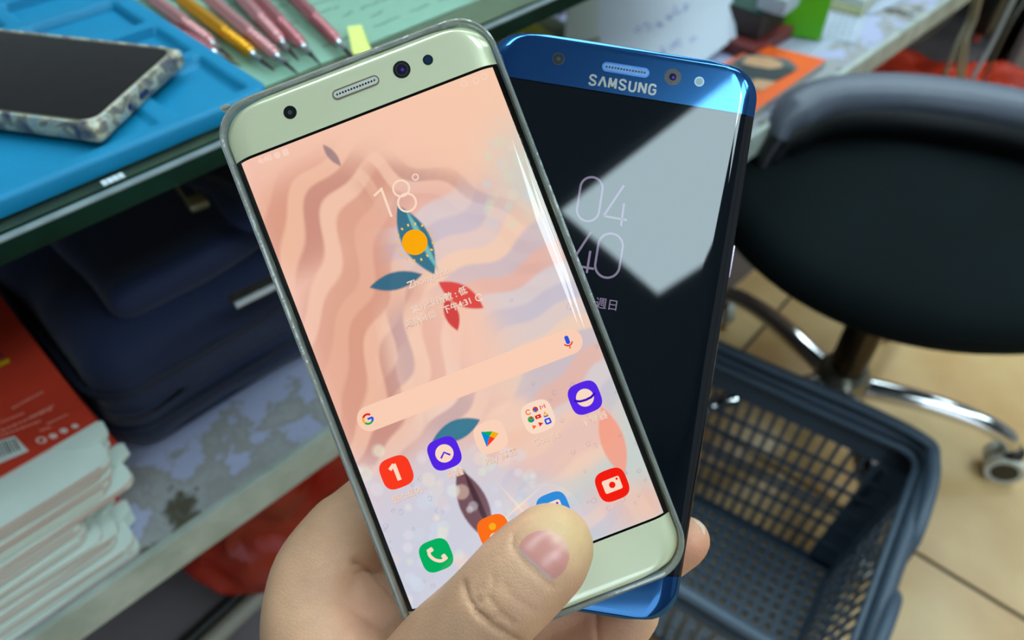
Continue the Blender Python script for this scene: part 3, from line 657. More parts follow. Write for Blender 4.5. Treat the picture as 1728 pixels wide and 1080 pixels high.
label_text('4:40', 447, 269, 2.2, gry); x, y = gl(468, 262); flat(gd, 'status_icon', [(disc(.9, 20, x, y), 0, 2)], [gry], zfg); x, y = gl(482, 257); flat(gd, 'status_icon', [(rrect(.8, .9, .3, 4, x, y), 0, 2)], [gry], zfg)
for px, py in ((783, 141), (803, 136), (817, 129)):
    x, y = gl(px, py); flat(gd, 'status_icon', [(ring2d(.75, .3, 20, x, y), 0, 2)], [gry], zfg)
# clear case
M_case = mat('clear jelly plastic', (226, 230, 222), rough=0.12, trans=0.78, ior=1.45, spec=0.5, bump=0.0003, bscale=220)
V, F = rings([(0.32, 0.35), (0.8, 0.75), (1.35, 0.5), (1.55, -0.6), (1.55, -7.0), (0.9, -8.6), (-2, -9.0), (-2, -8.2), (0.3, -7.6), (0.3, -6.0), (0.3, -0.8), (0.32, 0.35)], PW, PL, PR, cap_last=False)
cs = mk('clear_case', V, F, M_case, gold); tag(cs, 'transparent jelly case around the gold phone')
for x_, y_, hx_, hy_ in ((-34, 78.2, 1.4, .5), (12, 78.2, 4, .35), (24, 78.2, 3, .35), (-16, -78.2, 5, .35), (8, -78.2, 4, .35)):
    V, F = rbox(hx_ / 1000, hy_ / 1000, 0.0016, 0.0004, 4, xf=Matrix.Translation((x_ / 1000, y_ / 1000, -0.002))); mk('case_lip', V, F, M_case, cs)

# ------------------------------------------------------------------ hand
H = []          # chains of (px, py, depth m, radius mm)
H.append([(585, 905, .232, 13.5), (536, 985, .227, 14.5), (540, 1085, .224, 16.5), (585, 1230, .232, 20), (640, 1430, .246, 25), (640, 1700, .262, 28), (620, 2050, .285, 31)])
H.append([(548, 1080, .222, 15), (655, 1185, .2065, 14.5), (745, 1105, .1965, 13.0), (822, 1033, .1895, 12.2), (876, 977, .1882, 12.3), (916, 938, .1890, 11.9), (927, 925, .1900, 11.2)])
H.append([(560, 970, .231, 13), (625, 1045, .2265, 11.5), (690, 1130, .224, 14), (700, 1260, .236, 20)])
H.append([(640, 1430, .246, 24), (700, 1250, .246, 19), (725, 1015, .250, 14), (585, 905, .236, 13)])
H.append([(585, 905, .236, 13), (690, 800, .242, 11), (790, 690, .240, 9.5), (880, 610, .235, 8.6), (930, 570, .2325, 8)])
H.append([(725, 1015, .247, 13), (900, 1010, .242, 11), (1020, 985, .236, 9.2), (1100, 945, .2310, 8.6), (1150, 916, .2276, 7.8), (1158, 911, .2272, 7.2)])
H.append([(780, 1120, .246, 13), (920, 1110, .241, 10.5), (1005, 1080, .234, 9.6), (1052, 1050, .2300, 8.6), (1070, 1034, .2285, 7.8)])
H.append([(760, 1230, .246, 13), (900, 1200, .241, 9.5), (985, 1175, .236, 8.2), (1040, 1150, .232, 7.2)])
H.append([(725, 1015, .250, 14), (780, 1120, .248, 14), (765, 1230, .248, 14), (690, 1420, .250, 22)])
g = G()
def cap_chain(ch):
    pts = [PD(a, b, c) for a, b, c, _ in ch]; rs = [r / 1000 for *_, r in ch]
    sp = spline(pts, 6); n = len(sp); rr = []
    for i in range(n):
        t = i / 6; k = min(len(rs) - 2, int(t)); f = t - k; f = f * f * (3 - 2 * f); rr.append(rs[k] * (1 - f) + rs[k + 1] * f)
    # rounded ends
    t0 = (sp[0] - sp[1]).normalized(); t1 = (sp[-1] - sp[-2]).normalized(); P0, R0, P1, R1 = [], [], [], []
    for a in (80, 60, 40, 20):
        P0.append(sp[0] + t0 * rr[0] * math.sin(math.radians(a))); R0.append(rr[0] * math.cos(math.radians(a)))
    for a in (20, 40, 60, 80):
        P1.append(sp[-1] + t1 * rr[-1] * math.sin(math.radians(a))); R1.append(rr[-1] * math.cos(math.radians(a)))
    return tube(P0 + sp + P1, R0 + rr + R1, 24)
for ch in H: g.add(*cap_chain(ch))
hm = bpy.data.meshes.new('tmp'); hm.from_pydata([tuple(v) for v in g.V], [], g.F)
bm = bmesh.new(); bm.from_mesh(hm); bmesh.ops.recalc_face_normals(bm, faces=bm.faces); bm.to_mesh(hm); bm.free()
ho = bpy.data.objects.new('tmp', hm); C.objects.link(ho)
m1 = ho.modifiers.new('r', 'REMESH'); m1.mode = 'VOXEL'; m1.voxel_size = 0.00095
m2 = ho.modifiers.new('s', 'SMOOTH'); m2.iterations = 26; m2.factor = 0.5
dg = bpy.context.evaluated_depsgraph_get(); hand_me = bpy.data.meshes.new_from_object(ho.evaluated_get(dg)); bpy.data.objects.remove(ho)
# creases pressed into the skin (polyline px, width mm, depth mm)
NV = len(hand_me.vertices); co = np.empty(NV * 3, dtype=np.float64); hand_me.vertices.foreach_get('co', co); co = co.reshape(-1, 3)
no = np.empty(NV * 3, dtype=np.float64); hand_me.vertices.foreach_get('normal', no); no = no.reshape(-1, 3)
rel = co - np.array(CAM); dep = rel @ np.array(FW); hx_ = rel @ np.array(RT) / dep * FPX + 864; hy_ = 540 - rel @ np.array(UP) / dep * FPX
face = -(no @ np.array(FW)); disp = np.zeros(NV)
CR = [([(782, 985), (790, 1010), (806, 1036), (836, 1060), (880, 1085)], 5, .55), ([(826, 1010), (845, 1035), (866, 1052)], 4, .35), ([(800, 1020), (818, 1010), (830, 990), (832, 972)], 4, .3), ([(806, 1036), (822, 1046), (840, 1040)], 4, .3),
      ([(600, 948), (622, 958), (650, 985), (672, 1010)], 6, .9), ([(602, 968), (625, 962), (640, 966)], 4, .4), ([(560, 1010), (600, 1030), (640, 1060)], 5, .18), ([(1004, 1035), (1008, 1080)], 5, .5),
      ([(850, 985), (870, 1010), (900, 1030)], 4, .22), ([(865, 903), (866, 925), (890, 955), (930, 990)], 4, .35), ([(868, 900), (885, 886), (915, 882), (945, 890)], 4, .2), ([(815, 990), (800, 1000), (812, 1020)], 3.5, .28)]
for k in range(26):
    x0 = rng.uniform(480, 680); yy = rng.uniform(960, 1080); a = rng.uniform(-.9, -.1); L = rng.uniform(20, 60)
    CR.append(([(x0, yy), (x0 + L * math.cos(a), yy + L * math.sin(a))], 3, rng.uniform(.05, .12)))
for pl, wd, dp in CR:
    sp = spline([Vector((a, b, 0)) for a, b in pl], 5); D = np.full(NV, 1e9)
    sel = (hx_ > min(p.x for p in sp) - 20) & (hx_ < max(p.x for p in sp) + 20) & (hy_ > min(p.y for p in sp) - 20) & (hy_ < max(p.y for p in sp) + 20) & (face > 0.1) & (dep < 0.245)
    ii = np.where(sel)[0]
    for i in range(len(sp) - 1):
        dx, dy = sp[i + 1].x - sp[i].x, sp[i + 1].y - sp[i].y; L = dx * dx + dy * dy + 1e-9
        tt = np.clip(((hx_[ii] - sp[i].x) * dx + (hy_[ii] - sp[i].y) * dy) / L, 0, 1)
        D[ii] = np.minimum(D[ii], np.hypot(hx_[ii] - sp[i].x - tt * dx, hy_[ii] - sp[i].y - tt * dy))
    disp -= 1.25 * dp / 1000 * np.exp(-(D / wd) ** 2)
co2 = co + no * disp[:, None]; hand_me.vertices.foreach_set('co', co2.ravel()); hand_me.update()
# skin colouring that belongs to the skin: pink at the pressed nail bed, yellower pad around it
hcol = np.ones((NV, 4), dtype=np.float32); base = srgb((216, 166, 130))[None, :].repeat(NV, 0)
def tint(cx, cy, r, col, al):
    global base
    m_ = (np.exp(-(((hx_ - cx) ** 2 + (hy_ - cy) ** 2) / r ** 2)) * al * (face > -0.2))[:, None]; base = base * (1 - m_) + srgb(col) * m_
tint(975, 900, 55, (214, 178, 124), .7); tint(930, 860, 35, (216, 184, 132), .6); tint(620, 1040, 60, (218, 150, 124), .55); tint(1170, 930, 50, (216, 142, 112), .8); tint(580, 905, 50, (210, 154, 118), .4)
tint(1000, 1060, 70, (202, 140, 112), .8); tint(850, 1050, 40, (200, 146, 110), .5)
hcol[:, :3] = base; ca = hand_me.color_attributes.new('skin', 'FLOAT_COLOR', 'POINT'); ca.data.foreach_set('color', hcol.ravel())
M_skin = mat('skin', (214, 162, 128), rough=0.46, spec=0.38, sss=0.12); nt = M_skin.node_tree; b = nt.nodes['Principled BSDF']
vc = nt.nodes.new('ShaderNodeVertexColor'); vc.layer_name = 'skin'; tc = nt.nodes.new('ShaderNodeTexCoord')
n1_ = nt.nodes.new('ShaderNodeTexNoise'); n1_.inputs['Scale'].default_value = 90; n1_.inputs['Detail'].default_value = 5; nt.links.new(tc.outputs['Object'], n1_.inputs['Vector'])
rp = nt.nodes.new('ShaderNodeMapRange'); rp.inputs['From Min'].default_value = .3; rp.inputs['From Max'].default_value = .7; rp.inputs['To Min'].default_value = .88; rp.inputs['To Max'].default_value = 1.08; nt.links.new(n1_.outputs['Fac'], rp.inputs['Value'])
mx = nt.nodes.new('ShaderNodeVectorMath'); mx.operation = 'SCALE'; nt.links.new(vc.outputs['Color'], mx.inputs[0]); nt.links.new(rp.outputs[0], mx.inputs['Scale']); nt.links.new(mx.outputs[0], b.inputs['Base Color'])
vo = nt.nodes.new('ShaderNodeTexVoronoi'); vo.feature = 'DISTANCE_TO_EDGE'; vo.inputs['Scale'].default_value = 900; nt.links.new(tc.outputs['Object'], vo.inputs['Vector'])
mr_ = nt.nodes.new('ShaderNodeMapRange'); mr_.inputs['From Max'].default_value = 0.12; nt.links.new(vo.outputs['Distance'], mr_.inputs['Value'])
bp = nt.nodes.new('ShaderNodeBump'); bp.inputs['Distance'].default_value = 0.00005; bp.inputs['Strength'].default_value = .9; nt.links.new(mr_.outputs[0], bp.inputs['Height']); nt.links.new(bp.outputs['Normal'], b.inputs['Normal'])
hand_me.materials.clear(); hand_me.materials.append(M_skin); hand_me.name = 'hand'
hand = link('hand', hand_me); tag(hand, "person's bare left hand gripping the two phones with the thumb over the gold one", 'person')
bvh = BVHTree.FromPolygons([tuple(v) for v in co2], [tuple(p.vertices) for p in hand_me.polygons])
def nail(poly, name, m, lift=0.0002, zref=.18, zmin=0):
    cx = sum(p[0] for p in poly) / len(poly); cy_ = sum(p[1] for p in poly) / len(poly); sp = spline([Vector((a, b, 0)) for a, b in poly + [poly[0]]], 5)[:-1]; n = len(sp)
    V = []; rows = 8; F = []
    for i in range(rows + 1):
        t = i / rows
        for q in sp:
            x = cx + (q.x - cx) * max(t, .001); y = cy_ + (q.y - cy_) * max(t, .001); r = ray(x, y).normalized(); hit = bvh.ray_cast(CAM, r)
            
            if hit[0] is None or (hit[0] - CAM).dot(FW) < zmin: hit = bvh.find_nearest(PD(x, y, zref))
            p = hit[0]; nn_ = hit[1]
            if nn_.dot(r) > 0: nn_ = -nn_
            V.append(p - r * (lift * (1 - t ** 4) - 0.00025 * (t ** 6)))
    for i in range(rows):
        for j in range(n): F.append((i * n + j, i * n + (j + 1) % n, (i + 1) * n + (j + 1) % n, (i + 1) * n + j))
    return mk(name, V, F, m, hand, ang=80)
M_nail = mat('fingernail', (206, 142, 128), rough=0.30, spec=0.5, sss=0.1)
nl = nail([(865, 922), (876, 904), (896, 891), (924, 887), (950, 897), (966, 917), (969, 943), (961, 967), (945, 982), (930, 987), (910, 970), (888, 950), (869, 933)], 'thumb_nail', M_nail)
# pale nail base: the ceiling panel's reflection painted in as a soft lunula
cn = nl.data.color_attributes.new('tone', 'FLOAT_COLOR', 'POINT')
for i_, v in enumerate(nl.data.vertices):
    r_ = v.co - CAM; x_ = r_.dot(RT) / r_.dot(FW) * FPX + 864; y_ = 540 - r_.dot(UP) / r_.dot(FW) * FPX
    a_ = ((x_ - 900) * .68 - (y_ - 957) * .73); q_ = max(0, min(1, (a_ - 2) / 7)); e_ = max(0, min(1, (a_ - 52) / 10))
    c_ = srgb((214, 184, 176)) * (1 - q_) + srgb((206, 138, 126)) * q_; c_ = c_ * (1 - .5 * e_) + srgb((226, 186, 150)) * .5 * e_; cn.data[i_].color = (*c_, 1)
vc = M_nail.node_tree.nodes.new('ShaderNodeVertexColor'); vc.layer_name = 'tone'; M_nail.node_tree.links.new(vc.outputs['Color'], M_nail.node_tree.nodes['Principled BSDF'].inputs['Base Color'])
nail([(1163, 872), (1176, 873), (1188, 882), (1192, 896), (1190, 906), (1182, 892), (1172, 881)], 'finger_nail', mat('pale nail', (222, 190, 164), rough=0.55, spec=0.3), lift=0.0002, zref=.222)

# ------------------------------------------------------------------ phone lying on the mat
zt = GZ + 0.0018 + 0.0058 + 0.001
p1 = P(158, 212, zt + 0.011); p2 = P(300, 84, zt + 0.011); sh = (p2 - p1); sh.z = 0; wdt = sh.length; sh.normalize(); lg = Vector((-sh.y, sh.x, 0))
mid = (p1 + p2) / 2 + lg * 0.0765; mid.z = zt + 0.0115
mw = Matrix(((sh.x, lg.x, 0, mid.x), (sh.y, lg.y, 0, mid.y), (0, 0, 1, mid.z), (0, 0, 0, 1)))
mp = thing('smartphone', 'dark screened phone in a marbled bumper case lying on the blue mat', 'phone', mw)
W2, L2 = wdt * 1000 - 1.5, 152.0
def marble():
    m = mat('marbled gold and violet shell', (196, 186, 160), rough=0.28, spec=0.5); nt = m.node_tree; b = nt.nodes['Principled BSDF']
    tc = nt.nodes.new('ShaderNodeTexCoord'); n = nt.nodes.new('ShaderNodeTexNoise'); n.inputs['Scale'].default_value = 70; n.inputs['Detail'].default_value = 5; n.inputs['Distortion'].default_value = 1.6
    nt.links.new(tc.outputs['Object'], n.inputs['Vector']); r = nt.nodes.new('ShaderNodeValToRGB'); e = r.color_ramp.elements
    e[0].position = .3; e[0].color = lin((60, 62, 96)); e[1].position = .5; e[1].color = lin((150, 142, 118))
    for p_, c_ in ((.56, (206, 198, 166)), (.64, (150, 168, 168)), (.75, (224, 216, 190))): x = e.new(p_); x.color = lin(c_)
    nt.links.new(n.outputs['Fac'], r.inputs['Fac']); nt.links.new(r.outputs['Color'], b.inputs['Base Color']); return m
M_mar = marble()
V, F = rings([(-0.6, 0.1), (0.1, 0.5), (1.0, 0.3), (1.4, -1.0), (1.5, -5), (1.2, -9), (0, -10.6), (-4, -11.0)], W2, L2, 9); mk('bumper_case', V, F, M_mar, mp)
V, F = rings([(-0.5, -0.3), (-0.9, 0.15), (-1.6, 0.3)], W2, L2, 9, cap_last=False); mk('frame', V, F, mat('dull silver', (140, 136, 124), rough=0.3, metal=.9), mp)
V, F = rings([(-1.5, 0.0), (-1.55, 0.28), (-2.4, 0.42)], W2, L2, 9); mk('screen', V, F, mat('brown black screen glass', (20, 12, 13), rough=0.06, spec=0.45), mp)
for sx in (-1, 1):
    V, F = rbox(0.006, 0.006, 0.0052, 0.003, 6, xf=Matrix.Translation((sx * (W2 / 2 - 3.4) / 1000, -(L2 / 2 - 3.4) / 1000, -0.0052))); mk('corner_bumper', V, F, M_mar, mp)
g = G()
V, F = rings([(0, 0), (0, 1.5)], 8.5, 3.2, 1.5, True, True); V = [(x, -(L2 / 2 + 0.2) / 1000 - z, y - 0.0055) for x, y, z in V]; g.add(V, F); g.mk('charging_port', mat('dark port', (40, 38, 80), rough=.3), mp)
V, F = rings([(0, 0), (0, 1.5)], 3.6, 3.6, 1.7, True, True); V = [(x - 0.013, -(L2 / 2 + 0.2) / 1000 - z, y - 0.0055) for x, y, z in V]; mk('audio_jack', V, F, mat('dark port', (40, 38, 80)), mp)

# ------------------------------------------------------------------ screwdrivers
M_pink = mat('rose anodised aluminium', (186, 112, 116), rough=0.32, metal=.55, var=.08); M_dpink = mat('dusty rose aluminium', (150, 84, 88), rough=0.34, metal=.55, var=.08); M_lpink = mat('pale rose aluminium', (202, 140, 140), rough=0.3, metal=.5)
M_gold = mat('gold anodised aluminium', (226, 156, 22), rough=0.3, metal=.6); M_steel = mat('bright steel', (190, 195, 200), rough=0.2, metal=1); M_bit = mat('dark steel bit', (84, 74, 74), rough=0.3, metal=.9); M_brs = mat('dull brass', (150, 118, 64), rough=.4, metal=.7)
SD = [((407, 111), (186, 0), M_dpink, M_brs, 'dusty rose screwdriver nearest the blue mat, with a brass coloured tip'), ((394, 100), (259, 0), M_lpink, M_bit, 'pale rose screwdriver lying left of the gold one'), ((463, 119), (307, 0), M_gold, M_bit, 'gold yellow screwdriver among the rose ones'),
      ((502, 124), (355, 0), M_lpink, M_bit, 'rose screwdriver touching the gold one on its right'), ((504, 102), (404, -6), M_lpink, M_bit, 'pale rose screwdriver, third from the right'), ((541, 109), (437, 0), M_pink, M_bit, 'rose screwdriver, second from the right'), ((601, 102), (492, -8), M_pink, M_bit, 'rose screwdriver at the right end of the row')]
for k, (tpx, bpx, m, mb, lb) in enumerate(SD):
    r0 = 0.0046; zc = GZ + 0.0012 + r0; a = P(*tpx, GZ + 0.0022); b = P(*bpx, zc); d = (b - a).normalized(); c0 = a
    q = d.cross(Vector((0, 0, 1))).normalized(); u_ = q.cross(d)
    mw = Matrix(((q.x, u_.x, d.x, a.x), (q.y, u_.y, d.y, a.y), (q.z, u_.z, d.z, a.z), (0, 0, 0, 1)))
    t = thing('screwdriver', lb, 'screwdriver', mw, 'precision screwdrivers on the glass counter')
    V, F = lathe([(0.0004, 0), (0.0009, 0.004), (0.0012, 0.010), (0.0012, 0.018)], 10); mk('blade', V, F, mb, t)
    V, F = lathe([(0.0016, 0.014), (0.0019, 0.017), (0.0019, 0.023), (0.0026, 0.024), (0.0026, 0.026)], 12); mk('ferrule', V, F, M_steel, t)
    pr = [(0.0026, 0.025), (0.0034, 0.0262), (0.0036, 0.030)]
    for j in range(5): z_ = 0.031 + j * 0.0052; pr += [(0.0038, z_), (0.0041, z_ + .0006), (0.0043, z_ + .0012), (0.0043, z_ + .0026), (0.0029, z_ + .0032), (0.0029, z_ + .0046)]
    pr += [(0.0040, 0.058), (0.0040, 0.0595)]; V, F = lathe(pr, 16); mk('knurled_grip', V, F, m, t)
    V, F = lathe([(0.0040, 0.0590), (0.0047, 0.061), (0.0047, 0.118), (0.004, 0.120)], 6); mk('barrel', V, F, m, t, smooth=False)
    V, F = lathe([(0.0030, 0.1195), (0.0030, 0.1215), (0.0044, 0.122), (0.0046, 0.128), (0.003, 0.130)], 16); mk('swivel_cap', V, F, M_steel, t)

# ------------------------------------------------------------------ navy bag
M_navy = mat('navy nylon', (16, 30, 62), rough=0.72, var=0.22, vscale=9, bump=0.0004, bscale=900, spec=0.3, sheen=.15)
M_piping = mat('dark navy piping', (9, 18, 42), rough=0.7)
bcx, bcy = 0.265, 0.585; bh = 0.060
bmw = Matrix.Translation((0, 0, TZ)) @ ROT_SN @ Matrix.Translation((bcx, bcy, bh + 0.001))
bag = thing('laptop_bag', 'navy nylon laptop bag with a metal badge lying under the glass counter', 'bag', bmw)
def crease(v, n):
    d = noise.noise(Vector((v.x * 9, v.y * 14, v.z * 20))) * .008 + noise.noise(Vector((v.x * 30 + v.y * 24, v.y * 8, 2))) * .003
    if v.z < -bh + 0.012: d *= 0.1
    return v + n * min(d, 0.006) + Vector((0, 0, 0.012 * (v.y / .17) if v.z > 0 else 0))
V, F = rbox(0.235, 0.155, bh, 0.030, 54, crease); mk('bag_body', V, F, M_navy, bag, ang=180)
def crease2(v, n): return v + n * noise.noise(Vector((v.x * 12, v.y * 12, 5))) * .006
V, F = rbox(0.205, 0.115, 0.012, 0.0115, 44, crease2, Matrix.Translation((0.012, -0.012, bh + 0.001))); mk('front_pocket', V, F, M_navy, bag, ang=180)
for zz, off in ((0.030, 0), (-0.022, 0)):
    p = rrect(0.2365, 0.1565, 0.032, 10); p.append(p[0]); p.append(p[1]); V, F = tube([(x, y, zz + 0.012 * (y / .17 if zz > 0 else 0)) for x, y in p], 0.003, 8, cap=False); mk('piping', V, F, M_piping, bag)
def bw(px, py, z): return bmw.inverted() @ P(px, py, z)
zf_ = TZ + 2 * bh + 0.019
a, b = bw(392, 513, zf_), bw(560, 430, zf_); d = (b - a).normalized(); pz_ = d.cross(Vector((0, 0, 1))).normalized()
V, F = box((a + b) / 2 + Vector((0, 0, .001)), d * (b - a).length / 2, -pz_ * 0.0062, Vector((0, 0, .0018))); bd = mk('metal_badge', V, F, mat('dark pewter', (88, 84, 80), rough=.4, metal=.7, var=.3, vscale=300), bag, smooth=False); bd['label'] = 'dark metal badge with a bright silver lower edge'
V, F = tube([a + pz_ * .006 + Vector((0, 0, .003)), b + pz_ * .006 + Vector((0, 0, .003))], .0022, 8); mk('badge_edge', V, F, mat('polished silver', (225, 232, 238), rough=.25, metal=.6), bd)
M_zip = mat('antique brass zip', (186, 178, 138), rough=.35, metal=.6)
c = bw(318, 322, zf_ + .004); e1 = (bw(345, 362, zf_) - bw(298, 300, zf_)).normalized(); e2 = Vector((-e1.y, e1.x, 0)); h_ = .016
zp = thing_p = mk('zip_pull', *tube(spline([c - e1 * h_ + e2 * .0045, c + e1 * h_ * .6 + e2 * .0052, c + e1 * h_ * 1.05, c + e1 * h_ * .6 - e2 * .0052, c - e1 * h_ - e2 * .0045], 6), .0017, 8), M_zip, bag)
V, F = rbox(.008, .0075, .0032, .0022, 6, xf=Matrix.Translation(c + e1 * h_ * 1.15) @ Matrix.Rotation(math.atan2(e1.y, e1.x), 4, 'Z')); mk('zip_slider', V, F, M_zip, zp)
c = bw(415, 345, zf_ + .004); V, F = rbox(.014, .005, .003, .002, 6, xf=Matrix.Translation(c) @ Matrix.Rotation(-.4, 4, 'Z')); mk('strap_buckle', V, F, mat('worn grey buckle', (104, 98, 86), rough=.4, metal=.4), bag)
V, F = tube(spline([bw(300, 292, zf_), bw(370, 320, zf_ + .014), bw(420, 372, zf_ + .012), bw(520, 380, zf_)], 8), .010, 8, ry=.35); mk('carry_handle', V, F, M_navy, bag)

# ------------------------------------------------------------------ flattened cartons
M_cred = mat('red printed card', (206, 62, 42), rough=.42, var=.05, vscale=8); M_cwh = mat('white card', (214, 226, 216), rough=.6, var=.03); M_core = mat('raw card edge', (202, 184, 174), rough=.8)
M_print = mat('pale pink print', (232, 150, 132), rough=.5); M_wht = mat('white print', (222, 228, 222), rough=.5); M_blk = mat('black print', (40, 46, 44), rough=.5); M_yel = mat('yellow print', (236, 208, 20), rough=.5); M_pur = mat('purple print', (110, 30, 90), rough=.5)
def carton(level, z, s, n, rot, label, first=False, flapw=.034, tabw=True, th=.0042):
    mw = Matrix.Translation((0, 0, TZ)) @ ROT_SN @ Matrix.Translation((s, n, z)) @ Matrix.Rotation(rot, 4, 'Z')
    t = thing('flattened_carton', label, 'carton', mw, 'flattened red and white cartons stacked on the desk')
    # panel goes to -x and +y from the corner at the origin
    g = G(); g.add(*prism([(-.16, 0, 0), (0, 0, 0), (0, .17, 0), (-.16, .17, 0)], Vector((0, 0, th * .9)))); 
    o = g.mk('printed_panel', [M_cred, M_core], t, smooth=False)
    for p in o.data.polygons:
        if abs(p.normal.z) < .5: p.material_index = 1
    pts = [(-.16, -.0004), (-.005, -.0004)] + [(-.005 - .008 + .008 * math.cos(math.radians(a)), -flapw + .008 + .008 * math.sin(math.radians(a))) for a in (0, -30, -60, -90)] + [(-.16, -flapw)]
    o = mk('front_flap', *prism([(x, y, th * .1) for x, y in pts], Vector((0, 0, th * .55))), [M_cwh, M_core], t, smooth=False)
    for p in o.data.polygons:
        if abs(p.normal.z) < .5: p.material_index = 1 if random.random() < .7 else 0
    if tabw:
        pts = [(-.028, -.0006), (.0, -.0006), (.003, -.003), (.002, -.012), (-.009, -.017), (-.020, -.009)]
        mk('corner_tab', *prism([(x, y, th * .72) for x, y in pts], Vector((0, 0, th * .3))), M_cwh, t, smooth=False)
    return t
NL = 21; HT = 0.100; stp = HT / NL
rr = random.Random(11)
ORD = ['', 'second', 'third', 'fourth', 'fifth', 'sixth', 'seventh', 'eighth', 'ninth', 'tenth', 'eleventh', 'twelfth', 'thirteenth', 'fourteenth', 'fifteenth', 'sixteenth', 'seventeenth', 'eighteenth', 'nineteenth', 'twentieth', 'last']
for i in range(NL):
    z = 0.001 + i * stp; f = i / (NL - 1)
    if i == NL - 1: s, n, rt = 0.022, 0.4010, 0.0
    elif i >= 14: s, n, rt = 0.020 - .0012 * (NL - 1 - i) + rr.uniform(-.003, .003), 0.4010 + .0006 * (NL - i), rr.uniform(-.02, .02)
    elif i >= 8: s, n, rt = -.012 + rr.uniform(-.003, .003) , 0.407 + rr.uniform(-.002, .002), .03 + rr.uniform(-.02, .02)
    else: s, n, rt = 0.000 + .001 * (8 - i) + rr.uniform(-.006, .006), 0.405 + rr.uniform(-.003, .002), -.02 + rr.uniform(-.03, .03)
    if i in (12, 13): s = 0.026
    lb = 'topmost red carton of the stack, with barcode and small print' if i == NL - 1 else ('bottom carton of the stack, flat on the desk' if i == 0 else ('red cornered carton sticking out to the right halfway up the stack' if i == 13 else 'white flapped carton, %s one down from the top of the stack' % ORD[NL - 1 - i]))
    t = carton(i, z, s, n, rt, lb, flapw=.034 if i >= 8 else .037, th=stp)
    if i == NL - 1:
        g = G(); zt_ = stp * .9 + .0001
        def q(px, py, z=TZ + HT + 0.0012): return parent_mat(t).inverted() @ P(px, py, z)
        def pr(pts, mi, dz=0): g.mi = mi; g.add([Vector((p.x, p.y, zt_ + dz)) for p in (q(*a) for a in pts)], [tuple(range(len(pts)))])
        rows = [(20, 688, 72, 660), (0, 712, 40, 696), (0, 727, 88, 688), (48, 704, 90, 683), (78, 715, 114, 698), (0, 735, 68, 709), (66, 726, 86, 720)]
        for x0, y0, x1, y1 in rows:
            x = 0
            while x < 1:
                ln = rr.uniform(.05, .12); a = (x0 + (x1 - x0) * x, y0 + (y1 - y0) * x); e = min(1, x + ln); b = (x0 + (x1 - x0) * e, y0 + (y1 - y0) * e)
                pr([(a[0], a[1] - 1.6), (b[0], b[1] - 1.6), (b[0], b[1] + 1.6), (a[0], a[1] + 1.6)], 0); x = e + .03
        PM = [M_print, M_wht, M_blk, M_yel, M_pur]; tag(g.mk('text_lines', PM, t, smooth=False), None, kind='stuff'); g = G()
        for cx_, cy__, r_ in ((69, 742, 9), (89, 735, 7), (107, 726, 7), (126, 718, 6)):
            pts = [(cx_ + r_ * math.cos(a_), cy__ + r_ * .6 * math.sin(a_)) for a_ in np.linspace(0, 2 * math.pi, 13)]
            for i_ in range(12):
                a_, b_ = pts[i_], pts[i_ + 1]; pr([a_, b_, (cx_ + (b_[0] - cx_) * .7, cy__ + (b_[1] - cy__) * .7), (cx_ + (a_[0] - cx_) * .7, cy__ + (a_[1] - cy__) * .7)], 1)
            if cx_ != 69: pr([(cx_ - 3, cy__ - 2), (cx_ + 3, cy__ - 2), (cx_ + 3, cy__ + 2), (cx_ - 3, cy__ + 2)], 1)
        g.mk('recycling_marks', PM, t, smooth=False); g = G()
        pr([(-60, 760), (24, 735), (48, 760), (-40, 798)], 1)
        for i_ in range(15):
            f_ = i_ / 15; a_ = (-56 + 82 * f_, 762 - 24 * f_); b_ = (-44 + 80 * f_, 787 - 30 * f_); w_ = rr.choice([1.2, 2, 3]); pr([a_, (a_[0] + w_, a_[1] - w_ * .3), (b_[0] + w_, b_[1] - w_ * .3), b_], 2, .0001)
        g.mk('barcode', PM, t, smooth=False); g = G()
        pr([(-10, 614), (14, 604), (16, 610), (-10, 622)], 3)
        g.mk('yellow_stripe', PM, t, smooth=False); g = G(); pr([(-12, 600), (3, 594), (4, 600), (-12, 606)], 4); g.mk('purple_stripe', PM, t, smooth=False)
o = thing('red_leaflet', 'thin red leaflet poking out beneath the carton stack', 'leaflet', Matrix.Translation((0, 0, TZ + .0002)) @ ROT_SN)
mk('sheet', *prism([(-.2, .3665, 0), (-.045, .3705, 0), (-.03, .378, 0), (-.2, .40, 0)], Vector((0, 0, .0006))), M_cred, o, smooth=False)

# ------------------------------------------------------------------ things on the far desk
def slab(name, label, cat, pts, off, m, sub=None, world=True):
    c = sum((Vector(p) for p in pts), Vector()) / len(pts); t = thing(name, label, cat, Vector(c)); V, F = prism(pts, off); mk('body', V, F, m, t, world=True, smooth=False); return t
Z = Vector((0, 0, 1))
def face_on(pa, pb, zb, zt): return None
# yellow box by the counter
a, b = P(820, 120, TZ), P(935, 88, TZ)
M_ybox = mat('yellow card', (214, 200, 60), rough=.6, var=.15, vscale=30)
V, F = rbox(.06, .045, .035, .003, 3, xf=Matrix.Translation(SN(0.655, .625, TZ + .036)) @ ROT_SN)
yb = thing('small_box', 'yellow card box partly hidden behind the tops of the phones', 'box', SN(0.655, .625, TZ)); mk('carton_body', V, F, M_ybox, yb, world=True)
V, F = rbox(.020, .042, .0352, .003, 3, xf=Matrix.Translation(SN(0.694, .606, TZ + .0365)) @ ROT_SN); mk('side_label', V, F, mat('murky green label', (128, 134, 104), rough=.6), yb, world=True)
